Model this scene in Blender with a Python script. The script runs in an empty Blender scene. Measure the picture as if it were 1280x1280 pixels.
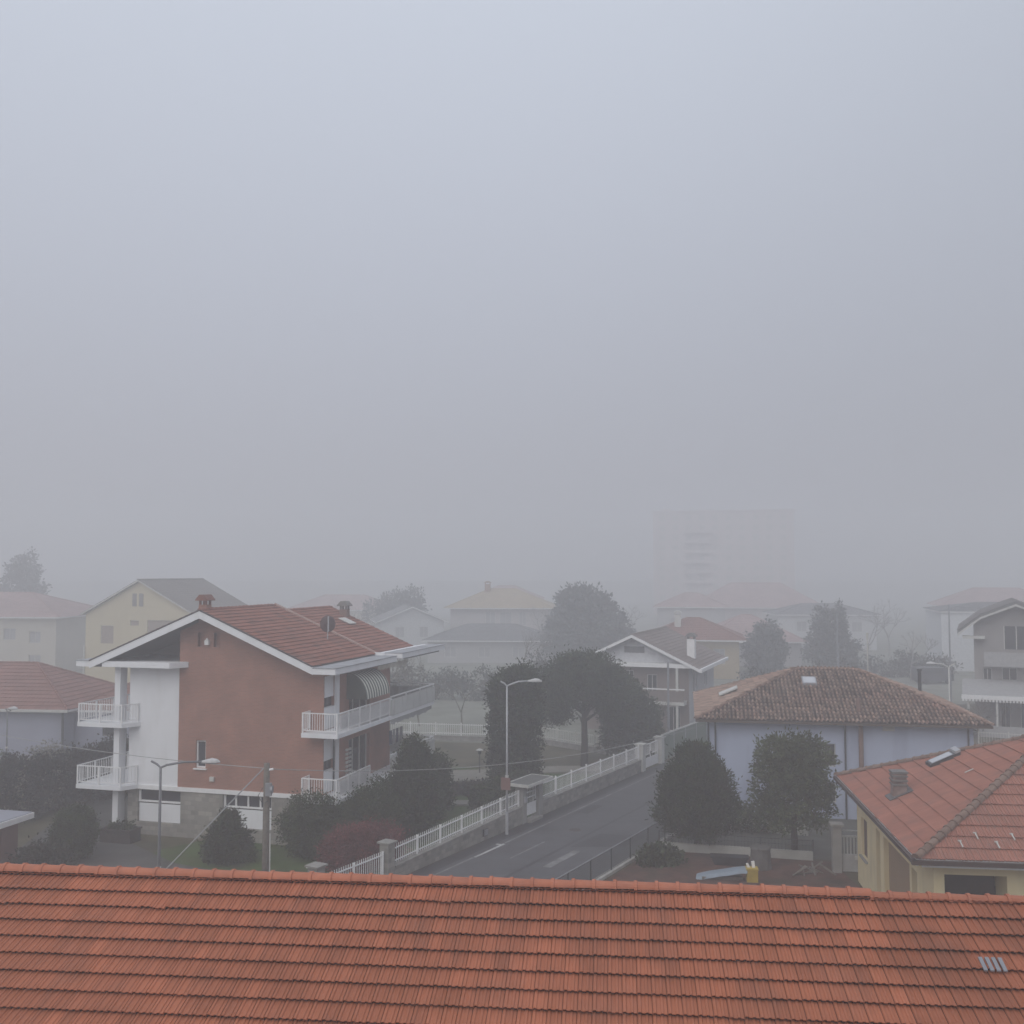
import bpy, bmesh, math, random
import numpy as np
from math import sin, cos, pi, radians, sqrt, atan2
from mathutils import Vector

random.seed(7)
RNG = np.random.default_rng(11)
scene = bpy.context.scene
COL = scene.collection

# ------------------------------------------------------------------ camera numbers
CAM_H, FOC, PITCH = 14.0, 1300.0, math.atan(74 / 1300)
STREET = radians(29.5)                                   # heading of the street, east of the view axis
SN = (cos(STREET), -sin(STREET)); ST = (sin(STREET), cos(STREET))


def st(n, t, z=0.0):
    """street coordinates: n metres across (to the right), t metres along."""
    return (n * SN[0] + t * ST[0], n * SN[1] + t * ST[1], z)


# ------------------------------------------------------------------ materials
MATS = {}


def mat(name, col, rough=0.85, var=0.12, scale=3.0, rnd=0.0, bump=0.0, bscale=30.0, spec=0.3, col2=None, metal=0.0, stain=None):
    if name in MATS:
        return MATS[name]
    m = bpy.data.materials.new(name); m.use_nodes = True
    nt = m.node_tree; N = nt.nodes; L = nt.links
    b = N['Principled BSDF']
    b.inputs['Roughness'].default_value = rough
    b.inputs['Metallic'].default_value = metal
    b.inputs['Specular IOR Level'].default_value = spec
    tc = N.new('ShaderNodeTexCoord')
    no = N.new('ShaderNodeTexNoise'); no.inputs['Scale'].default_value = scale; no.inputs['Detail'].default_value = 6
    no.inputs['Roughness'].default_value = 0.62
    L.new(tc.outputs['Object'], no.inputs['Vector'])
    ramp = N.new('ShaderNodeValToRGB')
    c = Vector(col); d = Vector(col2) if col2 else c
    lo = c * (1 - var); hi = d * (1 + var)
    ramp.color_ramp.elements[0].position = 0.32; ramp.color_ramp.elements[1].position = 0.68
    ramp.color_ramp.elements[0].color = (*lo, 1); ramp.color_ramp.elements[1].color = (*[min(1, x) for x in hi], 1)
    L.new(no.outputs['Fac'], ramp.inputs['Fac'])
    out = ramp.outputs['Color']
    if stain:
        n2 = N.new('ShaderNodeTexNoise'); n2.inputs['Scale'].default_value = stain[1]; n2.inputs['Detail'].default_value = 8
        mp = N.new('ShaderNodeMapping'); mp.inputs['Scale'].default_value = stain[3] if len(stain) > 3 else (1, 1, 1)
        L.new(tc.outputs['Object'], mp.inputs['Vector']); L.new(mp.outputs['Vector'], n2.inputs['Vector'])
        r2 = N.new('ShaderNodeValToRGB')
        r2.color_ramp.elements[0].position = 0.5; r2.color_ramp.elements[0].color = (0, 0, 0, 1)
        r2.color_ramp.elements[1].position = 0.72; r2.color_ramp.elements[1].color = (stain[2],) * 3 + (1,)
        L.new(n2.outputs['Fac'], r2.inputs['Fac'])
        mx = N.new('ShaderNodeMixRGB'); mx.inputs['Color2'].default_value = (*stain[0], 1)
        L.new(r2.outputs['Color'], mx.inputs['Fac']); L.new(out, mx.inputs['Color1']); out = mx.outputs['Color']
    if rnd:
        at = N.new('ShaderNodeAttribute'); at.attribute_name = 'rnd'
        mr = N.new('ShaderNodeMapRange'); mr.inputs['To Min'].default_value = 1 - rnd; mr.inputs['To Max'].default_value = 1 + rnd
        L.new(at.outputs['Fac'], mr.inputs['Value'])
        hs = N.new('ShaderNodeVectorMath'); hs.operation = 'SCALE'
        L.new(out, hs.inputs[0]); L.new(mr.outputs['Result'], hs.inputs['Scale']); out = hs.outputs['Vector']
    L.new(out, b.inputs['Base Color'])
    if bump:
        bn = N.new('ShaderNodeTexNoise'); bn.inputs['Scale'].default_value = bscale; bn.inputs['Detail'].default_value = 5
        L.new(tc.outputs['Object'], bn.inputs['Vector'])
        bp = N.new('ShaderNodeBump'); bp.inputs['Strength'].default_value = bump; bp.inputs['Distance'].default_value = 0.03
        L.new(bn.outputs['Fac'], bp.inputs['Height']); L.new(bp.outputs['Normal'], b.inputs['Normal'])
    MATS[name] = m
    return m


def brick_mat(name, c1, c2, mortar, scale, w=0.5, h=0.25, msize=0.02, rough=0.9, vert='xz', bias=0.0):
    if name in MATS:
        return MATS[name]
    m = mat(name, c1, rough)
    nt = m.node_tree; N = nt.nodes; L = nt.links
    b = N['Principled BSDF']
    tc = N.new('ShaderNodeTexCoord'); sp = N.new('ShaderNodeSeparateXYZ'); cb = N.new('ShaderNodeCombineXYZ')
    ad = N.new('ShaderNodeMath'); ad.operation = 'ADD'
    L.new(tc.outputs['Object'], sp.inputs[0])
    L.new(sp.outputs['X'], ad.inputs[0]); L.new(sp.outputs['Y'], ad.inputs[1])
    L.new(ad.outputs[0], cb.inputs['X']); L.new(sp.outputs['Z'], cb.inputs['Y'])
    bt = N.new('ShaderNodeTexBrick'); bt.inputs['Scale'].default_value = scale
    bt.inputs['Color1'].default_value = (*c1, 1); bt.inputs['Color2'].default_value = (*c2, 1); bt.inputs['Mortar'].default_value = (*mortar, 1)
    bt.inputs['Brick Width'].default_value = w; bt.inputs['Row Height'].default_value = h
    bt.inputs['Mortar Size'].default_value = msize; bt.inputs['Bias'].default_value = bias
    L.new(cb.outputs[0], bt.inputs['Vector'])
    no = N.new('ShaderNodeTexNoise'); no.inputs['Scale'].default_value = 0.8; no.inputs['Detail'].default_value = 7
    L.new(tc.outputs['Object'], no.inputs['Vector'])
    mr = N.new('ShaderNodeMapRange'); mr.inputs['From Min'].default_value = 0.3; mr.inputs['From Max'].default_value = 0.7
    mr.inputs['To Min'].default_value = 0.82; mr.inputs['To Max'].default_value = 1.12
    L.new(no.outputs['Fac'], mr.inputs['Value'])
    sc = N.new('ShaderNodeVectorMath'); sc.operation = 'SCALE'
    L.new(bt.outputs['Color'], sc.inputs[0]); L.new(mr.outputs['Result'], sc.inputs['Scale'])
    L.new(sc.outputs['Vector'], b.inputs['Base Color'])
    bp = N.new('ShaderNodeBump'); bp.inputs['Strength'].default_value = 0.5; bp.inputs['Distance'].default_value = 0.015
    L.new(bt.outputs['Fac'], bp.inputs['Height']); bp.invert = True; L.new(bp.outputs['Normal'], b.inputs['Normal'])
    return m


def stripe_mat(name, c1, c2, period, axis=1, rough=0.8, duty=0.5):
    m = mat(name, c1, rough)
    nt = m.node_tree; N = nt.nodes; L = nt.links
    tc = N.new('ShaderNodeTexCoord'); sp = N.new('ShaderNodeSeparateXYZ'); L.new(tc.outputs['Object'], sp.inputs[0])
    d = N.new('ShaderNodeMath'); d.operation = 'DIVIDE'; d.inputs[1].default_value = period; L.new(sp.outputs[axis], d.inputs[0])
    f = N.new('ShaderNodeMath'); f.operation = 'FRACT'; L.new(d.outputs[0], f.inputs[0])
    g = N.new('ShaderNodeMath'); g.operation = 'GREATER_THAN'; g.inputs[1].default_value = duty; L.new(f.outputs[0], g.inputs[0])
    mx = N.new('ShaderNodeMixRGB'); mx.inputs['Color1'].default_value = (*c1, 1); mx.inputs['Color2'].default_value = (*c2, 1)
    L.new(g.outputs[0], mx.inputs['Fac']); L.new(mx.outputs[0], N['Principled BSDF'].inputs['Base Color'])
    return m


WHITE = mat('white_render', (0.80, 0.81, 0.83), 0.8, 0.03, 0.7, stain=((0.62, 0.62, 0.61), 1.5, 0.35, (1, 1, 0.25)))
WHITEP = mat('white_paint', (0.82, 0.82, 0.82), 0.5, 0.05, 4)
OFFWHITE = mat('weathered_white_paint', (0.55, 0.55, 0.52), 0.7, 0.1, 3)
GREYM = mat('grey_metal', (0.30, 0.31, 0.33), 0.45, 0.1, 5, metal=0.3)
GALV = mat('galvanised_steel', (0.42, 0.43, 0.45), 0.5, 0.08, 6, metal=0.2)
DARKM = mat('dark_metal', (0.05, 0.052, 0.055), 0.5, 0.1, 5)
GLASS = mat('dark_window_glass', (0.035, 0.038, 0.045), 0.12, 0.2, 0.6, spec=0.6)
CONC = mat('concrete', (0.30, 0.29, 0.27), 0.95, 0.18, 2.5, bump=0.3, stain=((0.12, 0.12, 0.11), 2.0, 0.6))
FLASH = mat('grey_flat_roof_sheet', (0.34, 0.35, 0.37), 0.7, 0.1, 1.5, stain=((0.15, 0.15, 0.15), 1.2, 0.6))
BRICK = brick_mat('red_brick', (0.385, 0.165, 0.112), (0.32, 0.138, 0.095), (0.34, 0.22, 0.175), 1.0, 0.25, 0.07, 0.012)
STONE = brick_mat('stone_cladding', (0.36, 0.34, 0.30), (0.21, 0.20, 0.18), (0.26, 0.25, 0.225), 1.0, 0.42, 0.24, 0.02)
WALLSTONE = brick_mat('garden_wall_stone', (0.36, 0.345, 0.31), (0.20, 0.195, 0.18), (0.27, 0.26, 0.24), 1.0, 0.48, 0.22, 0.02)
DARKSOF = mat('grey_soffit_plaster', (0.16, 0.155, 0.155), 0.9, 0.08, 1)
BROWNWALL = mat('brown_plaster', (0.22, 0.14, 0.115), 0.9, 0.1, 1)
WOOD = mat('weathered_wood', (0.16, 0.145, 0.125), 0.9, 0.25, 6, bump=0.4)
BARK = mat('bark', (0.055, 0.045, 0.036), 0.95, 0.3, 8, bump=0.5)
BARKP = mat('pale_bark', (0.14, 0.12, 0.10), 0.95, 0.3, 8)


# ------------------------------------------------------------------ object helpers
def tag(o, label=None, cat=None, group=None, kind=None):
    if label: o['label'] = label
    if cat: o['category'] = cat
    if group: o['group'] = group
    if kind: o['kind'] = kind
    return o


def thing(name, label, cat, loc=(0, 0, 0), heading=0.0, group=None):
    """Empty at the base of a thing; heading = radians east of the view axis."""
    o = bpy.data.objects.new(name, None); COL.objects.link(o)
    o.location = loc; o.rotation_euler = (0, 0, -heading)
    return tag(o, label, cat, group)


class MB:
    def __init__(self):
        self.v = []; self.f = []; self.r = []

    def poly(self, pts, r=None):
        i = len(self.v); self.v.extend(tuple(p) for p in pts)
        self.f.append(tuple(range(i, i + len(pts)))); self.r.append(0.5 if r is None else r)

    def box(self, x0, x1, y0, y1, z0, z1, r=None):
        i = len(self.v)
        self.v += [(x0, y0, z0), (x1, y0, z0), (x1, y1, z0), (x0, y1, z0), (x0, y0, z1), (x1, y0, z1), (x1, y1, z1), (x0, y1, z1)]
        for q in ((3, 2, 1, 0), (4, 5, 6, 7), (0, 1, 5, 4), (1, 2, 6, 5), (2, 3, 7, 6), (3, 0, 4, 7)):
            self.f.append(tuple(i + k for k in q)); self.r.append(0.5 if r is None else r)
        return self

    def obox(self, a, b, w, z0, z1, za=None, zb=None):
        """box along the ground line a-b, width w; optional different (z0,z1) at a and b."""
        dx, dy = b[0] - a[0], b[1] - a[1]; l = sqrt(dx * dx + dy * dy) or 1
        px, py = -dy / l * w / 2, dx / l * w / 2
        za = za or (z0, z1); zb = zb or (z0, z1)
        i = len(self.v)
        self.v += [(a[0] - px, a[1] - py, za[0]), (b[0] - px, b[1] - py, zb[0]), (b[0] + px, b[1] + py, zb[0]), (a[0] + px, a[1] + py, za[0]),
                   (a[0] - px, a[1] - py, za[1]), (b[0] - px, b[1] - py, zb[1]), (b[0] + px, b[1] + py, zb[1]), (a[0] + px, a[1] + py, za[1])]
        for q in ((3, 2, 1, 0), (4, 5, 6, 7), (0, 1, 5, 4), (1, 2, 6, 5), (2, 3, 7, 6), (3, 0, 4, 7)):
            self.f.append(tuple(i + k for k in q)); self.r.append(0.5)
        return self

    def prism(self, pts, vec):
        """extrude polygon pts by vec."""
        n = len(pts); i = len(self.v)
        self.v += [tuple(p) for p in pts] + [(p[0] + vec[0], p[1] + vec[1], p[2] + vec[2]) for p in pts]
        self.f.append(tuple(range(i + n - 1, i - 1, -1))); self.f.append(tuple(range(i + n, i + 2 * n)))
        for k in range(n):
            self.f.append((i + k, i + (k + 1) % n, i + n + (k + 1) % n, i + n + k))
        self.r += [0.5] * (n + 2)
        return self

    def tube(self, pts, rad, n=6, cap=True):
        pts = [Vector(p) for p in pts]
        rads = rad if isinstance(rad, (list, tuple)) else [rad] * len(pts)
        rings = []
        for k, p in enumerate(pts):
            d = (pts[min(k + 1, len(pts) - 1)] - pts[max(k - 1, 0)]).normalized()
            a = d.cross(Vector((0, 0, 1)) if abs(d.z) < 0.95 else Vector((1, 0, 0))).normalized(); b = d.cross(a)
            i = len(self.v)
            for j in range(n):
                t = 2 * pi * j / n
                self.v.append(tuple(p + (a * cos(t) + b * sin(t)) * rads[k]))
            rings.append(i)
        for k in range(len(rings) - 1):
            for j in range(n):
                self.f.append((rings[k] + j, rings[k] + (j + 1) % n, rings[k + 1] + (j + 1) % n, rings[k + 1] + j)); self.r.append(0.5)
        if cap:
            self.f.append(tuple(rings[0] + j for j in range(n - 1, -1, -1))); self.f.append(tuple(rings[-1] + j for j in range(n)))
            self.r += [0.5, 0.5]
        return self

    def wall(self, o, U, width, z0, z1, holes=(), depth=0.18):
        """vertical wall sheet with real openings; o = lower-left corner seen from outside, U = unit vector to the right."""
        ox, oy = o; nx, ny = U[1], -U[0]                      # outward normal
        us = sorted({0, width, *[h[0] for h in holes], *[h[1] for h in holes]})
        zs = sorted({z0, z1, *[h[2] for h in holes], *[h[3] for h in holes]})
        P = lambda u, z, d=0.0: (ox + U[0] * u - nx * d, oy + U[1] * u - ny * d, z)
        for a, b in zip(us, us[1:]):
            for c, e in zip(zs, zs[1:]):
                if any(h[0] - 1e-6 <= a and b <= h[1] + 1e-6 and h[2] - 1e-6 <= c and e <= h[3] + 1e-6 for h in holes):
                    continue
                self.poly([P(a, c), P(b, c), P(b, e), P(a, e)])
        for h in holes:
            a, b, c, e = h[:4]
            self.poly([P(a, c), P(a, c, depth), P(b, c, depth), P(b, c)]); self.poly([P(a, e), P(b, e), P(b, e, depth), P(a, e, depth)])
            self.poly([P(a, c), P(a, e), P(a, e, depth), P(a, c, depth)]); self.poly([P(b, c), P(b, c, depth), P(b, e, depth), P(b, e)])
        return self

    def build(self, name, m, parent=None, smooth=False, rnd=False):
        me = bpy.data.meshes.new(name); me.from_pydata(self.v, [], self.f)
        me.materials.append(m)
        if rnd:
            at = me.attributes.new('rnd', 'FLOAT', 'FACE'); at.data.foreach_set('value', self.r)
        if smooth:
            me.polygons.foreach_set('use_smooth', [True] * len(me.polygons))
        me.update()
        o = bpy.data.objects.new(name, me); COL.objects.link(o)
        if parent: o.parent = parent
        return o


def window(parent, o, U, u0, u1, z0, z1, depth=0.16, frame=WHITEP, pane=GLASS, bars=1, sill=None, shutter=None, fw=0.06):
    """window set into a wall opening: frame (part) > pane, sill, shutter (sub-parts)."""
    nx, ny = U[1], -U[0]
    P = lambda u, d: (o[0] + U[0] * u + nx * d, o[1] + U[1] * u + ny * d)
    f = MB(); d = -depth + 0.05
    for a, b, c, e in ((u0, u1, z0, z0 + fw), (u0, u1, z1 - fw, z1), (u0, u0 + fw, z0 + fw, z1 - fw), (u1 - fw, u1, z0 + fw, z1 - fw)):
        f.obox(P(a, d), P(b, d), 0.06, c, e)
    for k in range(bars):
        m = u0 + (u1 - u0) * (k + 1) / (bars + 1)
        f.obox(P(m - fw / 2, d), P(m + fw / 2, d), 0.055, z0 + fw, z1 - fw)
    fo = f.build('window', frame, parent)
    p = MB(); a, b = P(u0 + 0.01, -depth + 0.02), P(u1 - 0.01, -depth + 0.02)
    p.poly([(*a, z0 + 0.01), (*b, z0 + 0.01), (*b, z1 - 0.01), (*a, z1 - 0.01)]); p.build('pane', pane, fo)
    if sill:
        s = MB(); s.obox(P(u0 - 0.08, 0.03), P(u1 + 0.08, 0.03), 0.16, z0 - 0.07, z0 - 0.004); s.build('sill', sill, fo)
    if shutter:
        s = MB(); zt = z0 + (z1 - z0) * (1 - shutter[1])
        n = max(3, int((z1 - zt) / 0.12))
        for k in range(n):
            s.obox(P(u0 + fw, d + 0.035), P(u1 - fw, d + 0.035), 0.02 + 0.012 * (k % 2), zt + (z1 - fw - zt) * k / n, zt + (z1 - fw - zt) * (k + 1) / n - 0.002)
        s.build('shutter', shutter[0], fo)
    return fo


# ---- roofs -------------------------------------------------------------------
MARSEILLE = [(0, 0.004), (0.06, 0.026), (0.22, 0.028), (0.29, 0.008), (0.50, 0.006), (0.56, 0.024), (0.70, 0.024), (0.76, 0.007), (0.955, 0.006), (0.965, -0.016), (1.0, -0.016)]
BARREL = [(0, 0.0, 0.12), (0.10, 0.055, 0.22), (0.28, 0.085, 0.22), (0.46, 0.055, 0.1), (0.56, 0.0, -0.26), (0.78, -0.04, -0.26), (1.0, 0.0, 0)]
FLATP = [(0, 0.0), (0.5, 0.012), (1.0, 0.0)]


def tiles(mb, P0, U, V, Lv, ivl, w, e, prof, lift=0.05, jit=0.25, age=None, lip=0.025, stagger=0.0, wob=0.006):
    """courses of roof tiles on a slope; ivl(v)->(ua,ub) clips each course to the slope's outline."""
    P0 = Vector(P0); U = Vector(U).normalized(); V = Vector(V).normalized(); Nn = U.cross(V).normalized()
    if Nn.z < 0: Nn = -Nn
    rows = int(math.ceil(Lv / e))
    for r in range(rows):
        v0 = r * e; v1 = min(v0 + e * 1.1, Lv); vm = min(v0 + e, Lv)
        a0, b0 = ivl(v0); a1, b1 = ivl(v1)
        lo = min(a0, a1); hi = max(b0, b1)
        sh = stagger * w * (r % 2) + random.uniform(-0.01, 0.01)
        k0 = int(math.floor((lo - sh) / w)); k1 = int(math.ceil((hi - sh) / w))
        for k in range(k0, k1):
            us = k * w + sh
            if us + w < lo or us > hi: continue
            rv = 0.5 + random.uniform(-jit, jit) + (random.choice((-1, 1)) * jit if random.random() < 0.06 else 0)
            if age: rv = age(us, v0, rv)
            dl = random.uniform(-wob, wob); dv = random.uniform(-wob, wob) - (0.03 * random.random() if random.random() < 0.03 else 0)
            base = len(mb.v); np_ = len(prof)
            tints = [(q[2] if len(q) > 2 else 0.0) for q in prof]
            for (t, h, *_) in prof:                                     # lower edge top, upper edge, lower lip
                u = us + t * w; ua = min(max(u, a0), b0); mb.v.append(tuple(P0 + U * ua + V * (v0 + dv) + Nn * (h + lift + dl)))
            for (t, h, *_) in prof:
                u = us + t * w; ua = min(max(u, a1), b1); mb.v.append(tuple(P0 + U * ua + V * v1 + Nn * (h + 0.004)))
            for (t, h, *_) in prof:
                u = us + t * w; ua = min(max(u, a0), b0); mb.v.append(tuple(P0 + U * ua + V * (v0 + dv + 0.004) + Nn * (h + lift - lip + dl)))
            for j in range(np_ - 1):
                mb.f.append((base + j, base + j + 1, base + np_ + j + 1, base + np_ + j)); mb.r.append(max(0.0, min(1.0, rv + tints[j])))
                mb.f.append((base + 2 * np_ + j, base + 2 * np_ + j + 1, base + j + 1, base + j)); mb.r.append(rv * 0.9)


def ridge(mb, P, Q, rad=0.11, seg=0.38, n=7, jit=0.2, age=None):
    P = Vector(P); Q = Vector(Q); d = (Q - P); l = d.length; d.normalize()
    k = max(1, round(l / seg)); s = l / k
    a = d.cross(Vector((0, 0, 1))).normalized(); b = a.cross(d).normalized()
    if b.z < 0: b = -b
    for i in range(k):
        r0 = rad * 1.0; r1 = rad * 0.9
        rv = 0.5 + random.uniform(-jit, jit)
        if age: rv = age(i * s, rv)
        yo = random.uniform(-0.006, 0.006)
        st_ = [(i * s - 0.03, r0 * 1.16), (i * s + 0.025, r0 * 1.2), (i * s + 0.04, r0 * 1.0), ((i + 1) * s, r1)]
        rings = []
        for (q, rr) in st_:
            base = len(mb.v)
            for j in range(n):
                t = pi * (j / (n - 1)); mb.v.append(tuple(P + d * q + a * (cos(t) * rr) + b * (sin(t) * rr * 0.9 + yo)))
            rings.append(base)
        for x, y in zip(rings, rings[1:]):
            for j in range(n - 1):
                mb.f.append((x + j, x + j + 1, y + j + 1, y + j)); mb.r.append(rv)
        mb.f.append(tuple(rings[0] + j for j in range(n))); mb.r.append(rv * 0.8)


def gable_roof(parent, x0, x1, y0, y1, ze, zr, axis, tm, w=0.24, e=0.36, prof=MARSEILLE, under=WHITEP, ridge_m=None, th=0.16, jit=0.25, fascia=True, rw=0.11):
    """gabled roof over the eave rectangle; axis = direction of the ridge. Returns the roof (part)."""
    t = MB(); d = MB(); rg = MB()
    if axis == 'y':
        xm = (x0 + x1) / 2
        for s, xe in ((1, x0), (-1, x1)):
            V = Vector((xm - xe, 0, zr - ze)); Lv = V.length
            tiles(t, (xe, y0, ze), (0, 1, 0), V, Lv, lambda v: (0, y1 - y0), w, e, prof, jit=jit)
        d.prism([(x0, y0, ze - 0.012), (xm, y0, zr - 0.012), (x1, y0, ze - 0.012), (x1, y0, ze - th), (xm, y0, zr - th), (x0, y0, ze - th)], (0, y1 - y0, 0))
        ridge(rg, (xm, y0, zr + 0.01), (xm, y1, zr + 0.01), rw)
    else:
        ym = (y0 + y1) / 2
        for s, ye in ((1, y0), (-1, y1)):
            V = Vector((0, ym - ye, zr - ze)); Lv = V.length
            tiles(t, (x0, ye, ze), (1, 0, 0), V, Lv, lambda v: (0, x1 - x0), w, e, prof, jit=jit)
        d.prism([(x0, y0, ze - 0.012), (x0, ym, zr - 0.012), (x0, y1, ze - 0.012), (x0, y1, ze - th), (x0, ym, zr - th), (x0, y0, ze - th)], (x1 - x0, 0, 0))
        ridge(rg, (x0, ym, zr + 0.01), (x1, ym, zr + 0.01), rw)
    ro = t.build('roof', tm, parent, rnd=True)
    d.build('roof_deck', under, ro); rg.build('ridge_tiles', ridge_m or tm, ro, rnd=True)
    return ro


def hip_roof(parent, x0, x1, y0, y1, ze, slope, tm, w=0.24, e=0.36, prof=MARSEILLE, under=WHITEP, ridge_m=None, jit=0.25, th=0.14, rw=0.11, lift=0.05, seg=0.38, stagger=0.0, age=None):
    t = MB(); d = MB(); rg = MB(); W = x1 - x0; D = y1 - y0
    h = min(W, D) / 2; zr = ze + h * slope; k = sqrt(1 + slope * slope); Lv = h * k
    along_x = W >= D
    if along_x:
        A = (x0 + h, (y0 + y1) / 2, zr); B = (x1 - h, (y0 + y1) / 2, zr)
    else:
        A = ((x0 + x1) / 2, y0 + h, zr); B = ((x0 + x1) / 2, y1 - h, zr)
    for P0, U, V, L in (((x0, y0, ze), (1, 0, 0), (0, 1, slope), W), ((x1, y1, ze), (-1, 0, 0), (0, -1, slope), W),
                        ((x1, y0, ze), (0, 1, 0), (-1, 0, slope), D), ((x0, y1, ze), (0, -1, 0), (1, 0, slope), D)):
        tiles(t, P0, U, V, Lv, lambda v, L=L: (v / k, L - v / k), w, e, prof, jit=jit, lift=lift, stagger=stagger, age=age)
    c = [(x0, y0), (x1, y0), (x1, y1), (x0, y1)]
    for z in (0,):
        lo = [(*p, ze - th) for p in c]; hi = [(*p, ze - 0.012) for p in c]
        d.poly(lo[::-1])
        for i in range(4): d.poly([lo[i], lo[(i + 1) % 4], hi[(i + 1) % 4], hi[i]])
        A2 = (A[0], A[1], zr - 0.012); B2 = (B[0], B[1], zr - 0.012)
        if along_x:
            d.poly([hi[0], hi[1], B2, A2]); d.poly([hi[2], hi[3], A2, B2]); d.poly([hi[1], hi[2], B2]); d.poly([hi[3], hi[0], A2])
        else:
            d.poly([hi[0], hi[1], A2]); d.poly([hi[1], hi[2], B2, A2]); d.poly([hi[2], hi[3], B2]); d.poly([hi[3], hi[0], A2, B2])
    if (Vector(A) - Vector(B)).length > 0.2: ridge(rg, A, B, rw, seg)
    near = (lambda p: A if (Vector(p) - Vector(A)).length < (Vector(p) - Vector(B)).length else B)
    for p in c:
        q = (*p, ze + 0.06); ridge(rg, q, near(q), rw, seg)
    ro = t.build('roof', tm, parent, rnd=True)
    d.build('roof_deck', under, ro); rg.build('ridge_tiles', ridge_m or tm, ro, rnd=True)
    return ro, zr


def chimney(parent, x, y, z0, z1, w, d, m, cap=None, tiled=True, name='chimney'):
    c = MB(); c.box(x - w / 2, x + w / 2, y - d / 2, y + d / 2, z0, z1)
    o = c.build(name, m, parent)
    k = MB()
    if tiled:
        for sx in (-1, 1):
            for sy in (-1, 1): k.box(x + sx * (w / 2 - 0.06) - 0.05, x + sx * (w / 2 - 0.06) + 0.05, y + sy * (d / 2 - 0.06) - 0.05, y + sy * (d / 2 - 0.06) + 0.05, z1, z1 + 0.22)
        a, b = w / 2 + 0.14, d / 2 + 0.14; zc = z1 + 0.22
        k.prism([(x - a, y - b, zc), (x - a, y - b, zc + 0.05), (x - a * 0.35, y - b, zc + 0.32), (x + a * 0.35, y - b, zc + 0.32), (x + a, y - b, zc + 0.05), (x + a, y - b, zc)], (0, 2 * b, 0))
    else:
        k.box(x - w / 2 - 0.06, x + w / 2 + 0.06, y - d / 2 - 0.06, y + d / 2 + 0.06, z1, z1 + 0.1)
    k.build('chimney_cap', cap or m, o)
    return o


# ---- plants ------------------------------------------------------------------
def leaf_mat(name, col, var=0.35, col2=None):
    return mat(name, col, 0.75, var, 1.6, rnd=0.45, spec=0.2, col2=col2)


def leaves(name, parent, m, blobs, n, size, aspect=0.55, up=0.0, per=22, spread=0.22, shell=0.5, lump=0.18, box=False, droop=0.0):
    """crown of leaf-sized faces gathered in clumps over the volume of some ellipsoids (or boxes)."""
    blobs = np.array([b if len(b) == 7 else (*b, 1.0) for b in blobs], float)
    wts = blobs[:, 6] * (blobs[:, 3] * blobs[:, 4] + blobs[:, 4] * blobs[:, 5] + blobs[:, 3] * blobs[:, 5]); wts /= wts.sum()
    K = max(4, n // per)
    bi = RNG.choice(len(blobs), K, p=wts); B = blobs[bi]
    if box:
        q = RNG.uniform(-1, 1, (K, 3)); ax = RNG.integers(0, 3, K); out = RNG.random(K) < 0.75
        sg = np.where(RNG.random(K) < 0.5, -1, 1); sg = np.where(ax == 2, 1, sg)
        q[np.arange(K)[out], ax[out]] = (sg * RNG.uniform(0.8, 1.05, K))[out]
        c = B[:, :3] + q * B[:, 3:6]; dirn = q
    else:
        dirn = RNG.normal(size=(K, 3)); dirn /= np.linalg.norm(dirn, axis=1)[:, None]
        ph = RNG.uniform(0, 6.28, 6)
        lm = 1 + lump * (np.sin(dirn[:, 0] * 4 + ph[0]) * np.sin(dirn[:, 1] * 5 + ph[1]) + np.sin(dirn[:, 2] * 6 + dirn[:, 0] * 3 + ph[2]) * 0.7) + RNG.normal(0, 0.045, K)
        rr = np.where(RNG.random(K) < 0.8, shell + (1 - shell) * RNG.random(K) ** 0.5, RNG.random(K) ** 0.4 * shell)
        c = B[:, :3] + dirn * B[:, 3:6] * (rr * lm)[:, None]
    cr = RNG.uniform(0.15, 0.85, K)
    idx = np.repeat(np.arange(K), per); M = len(idx)
    p = c[idx] + RNG.normal(0, spread, (M, 3))
    p[:, 2] = np.maximum(p[:, 2], 0.03)
    ax1 = RNG.normal(size=(M, 3)) * 0.8 + dirn[idx] * 0.9; ax1[:, 2] += up - droop
    ax1 /= np.linalg.norm(ax1, axis=1)[:, None] + 1e-9
    ax2 = np.cross(ax1, RNG.normal(size=(M, 3))); ax2 /= np.linalg.norm(ax2, axis=1)[:, None] + 1e-9
    s = size * RNG.uniform(0.6, 1.35, M)[:, None]
    a = ax1 * s; b = ax2 * s * aspect * 0.5
    vs = np.stack([p, p + a * 0.45 + b, p + a, p + a * 0.45 - b], 1).reshape(-1, 3)
    me = bpy.data.meshes.new(name)
    me.vertices.add(M * 4); me.vertices.foreach_set('co', vs.ravel())
    me.loops.add(M * 4); me.loops.foreach_set('vertex_index', np.arange(M * 4))
    me.polygons.add(M); me.polygons.foreach_set('loop_start', np.arange(0, M * 4, 4))
    try: me.polygons.foreach_set('loop_total', np.full(M, 4))
    except Exception: pass
    me.materials.append(m)
    at = me.attributes.new('rnd', 'FLOAT', 'FACE'); at.data.foreach_set('value', np.clip(cr[idx] + RNG.normal(0, 0.14, M), 0, 1))
    me.update(calc_edges=True); me.validate()
    o = bpy.data.objects.new(name, me); COL.objects.link(o)
    if parent: o.parent = parent
    return o


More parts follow.
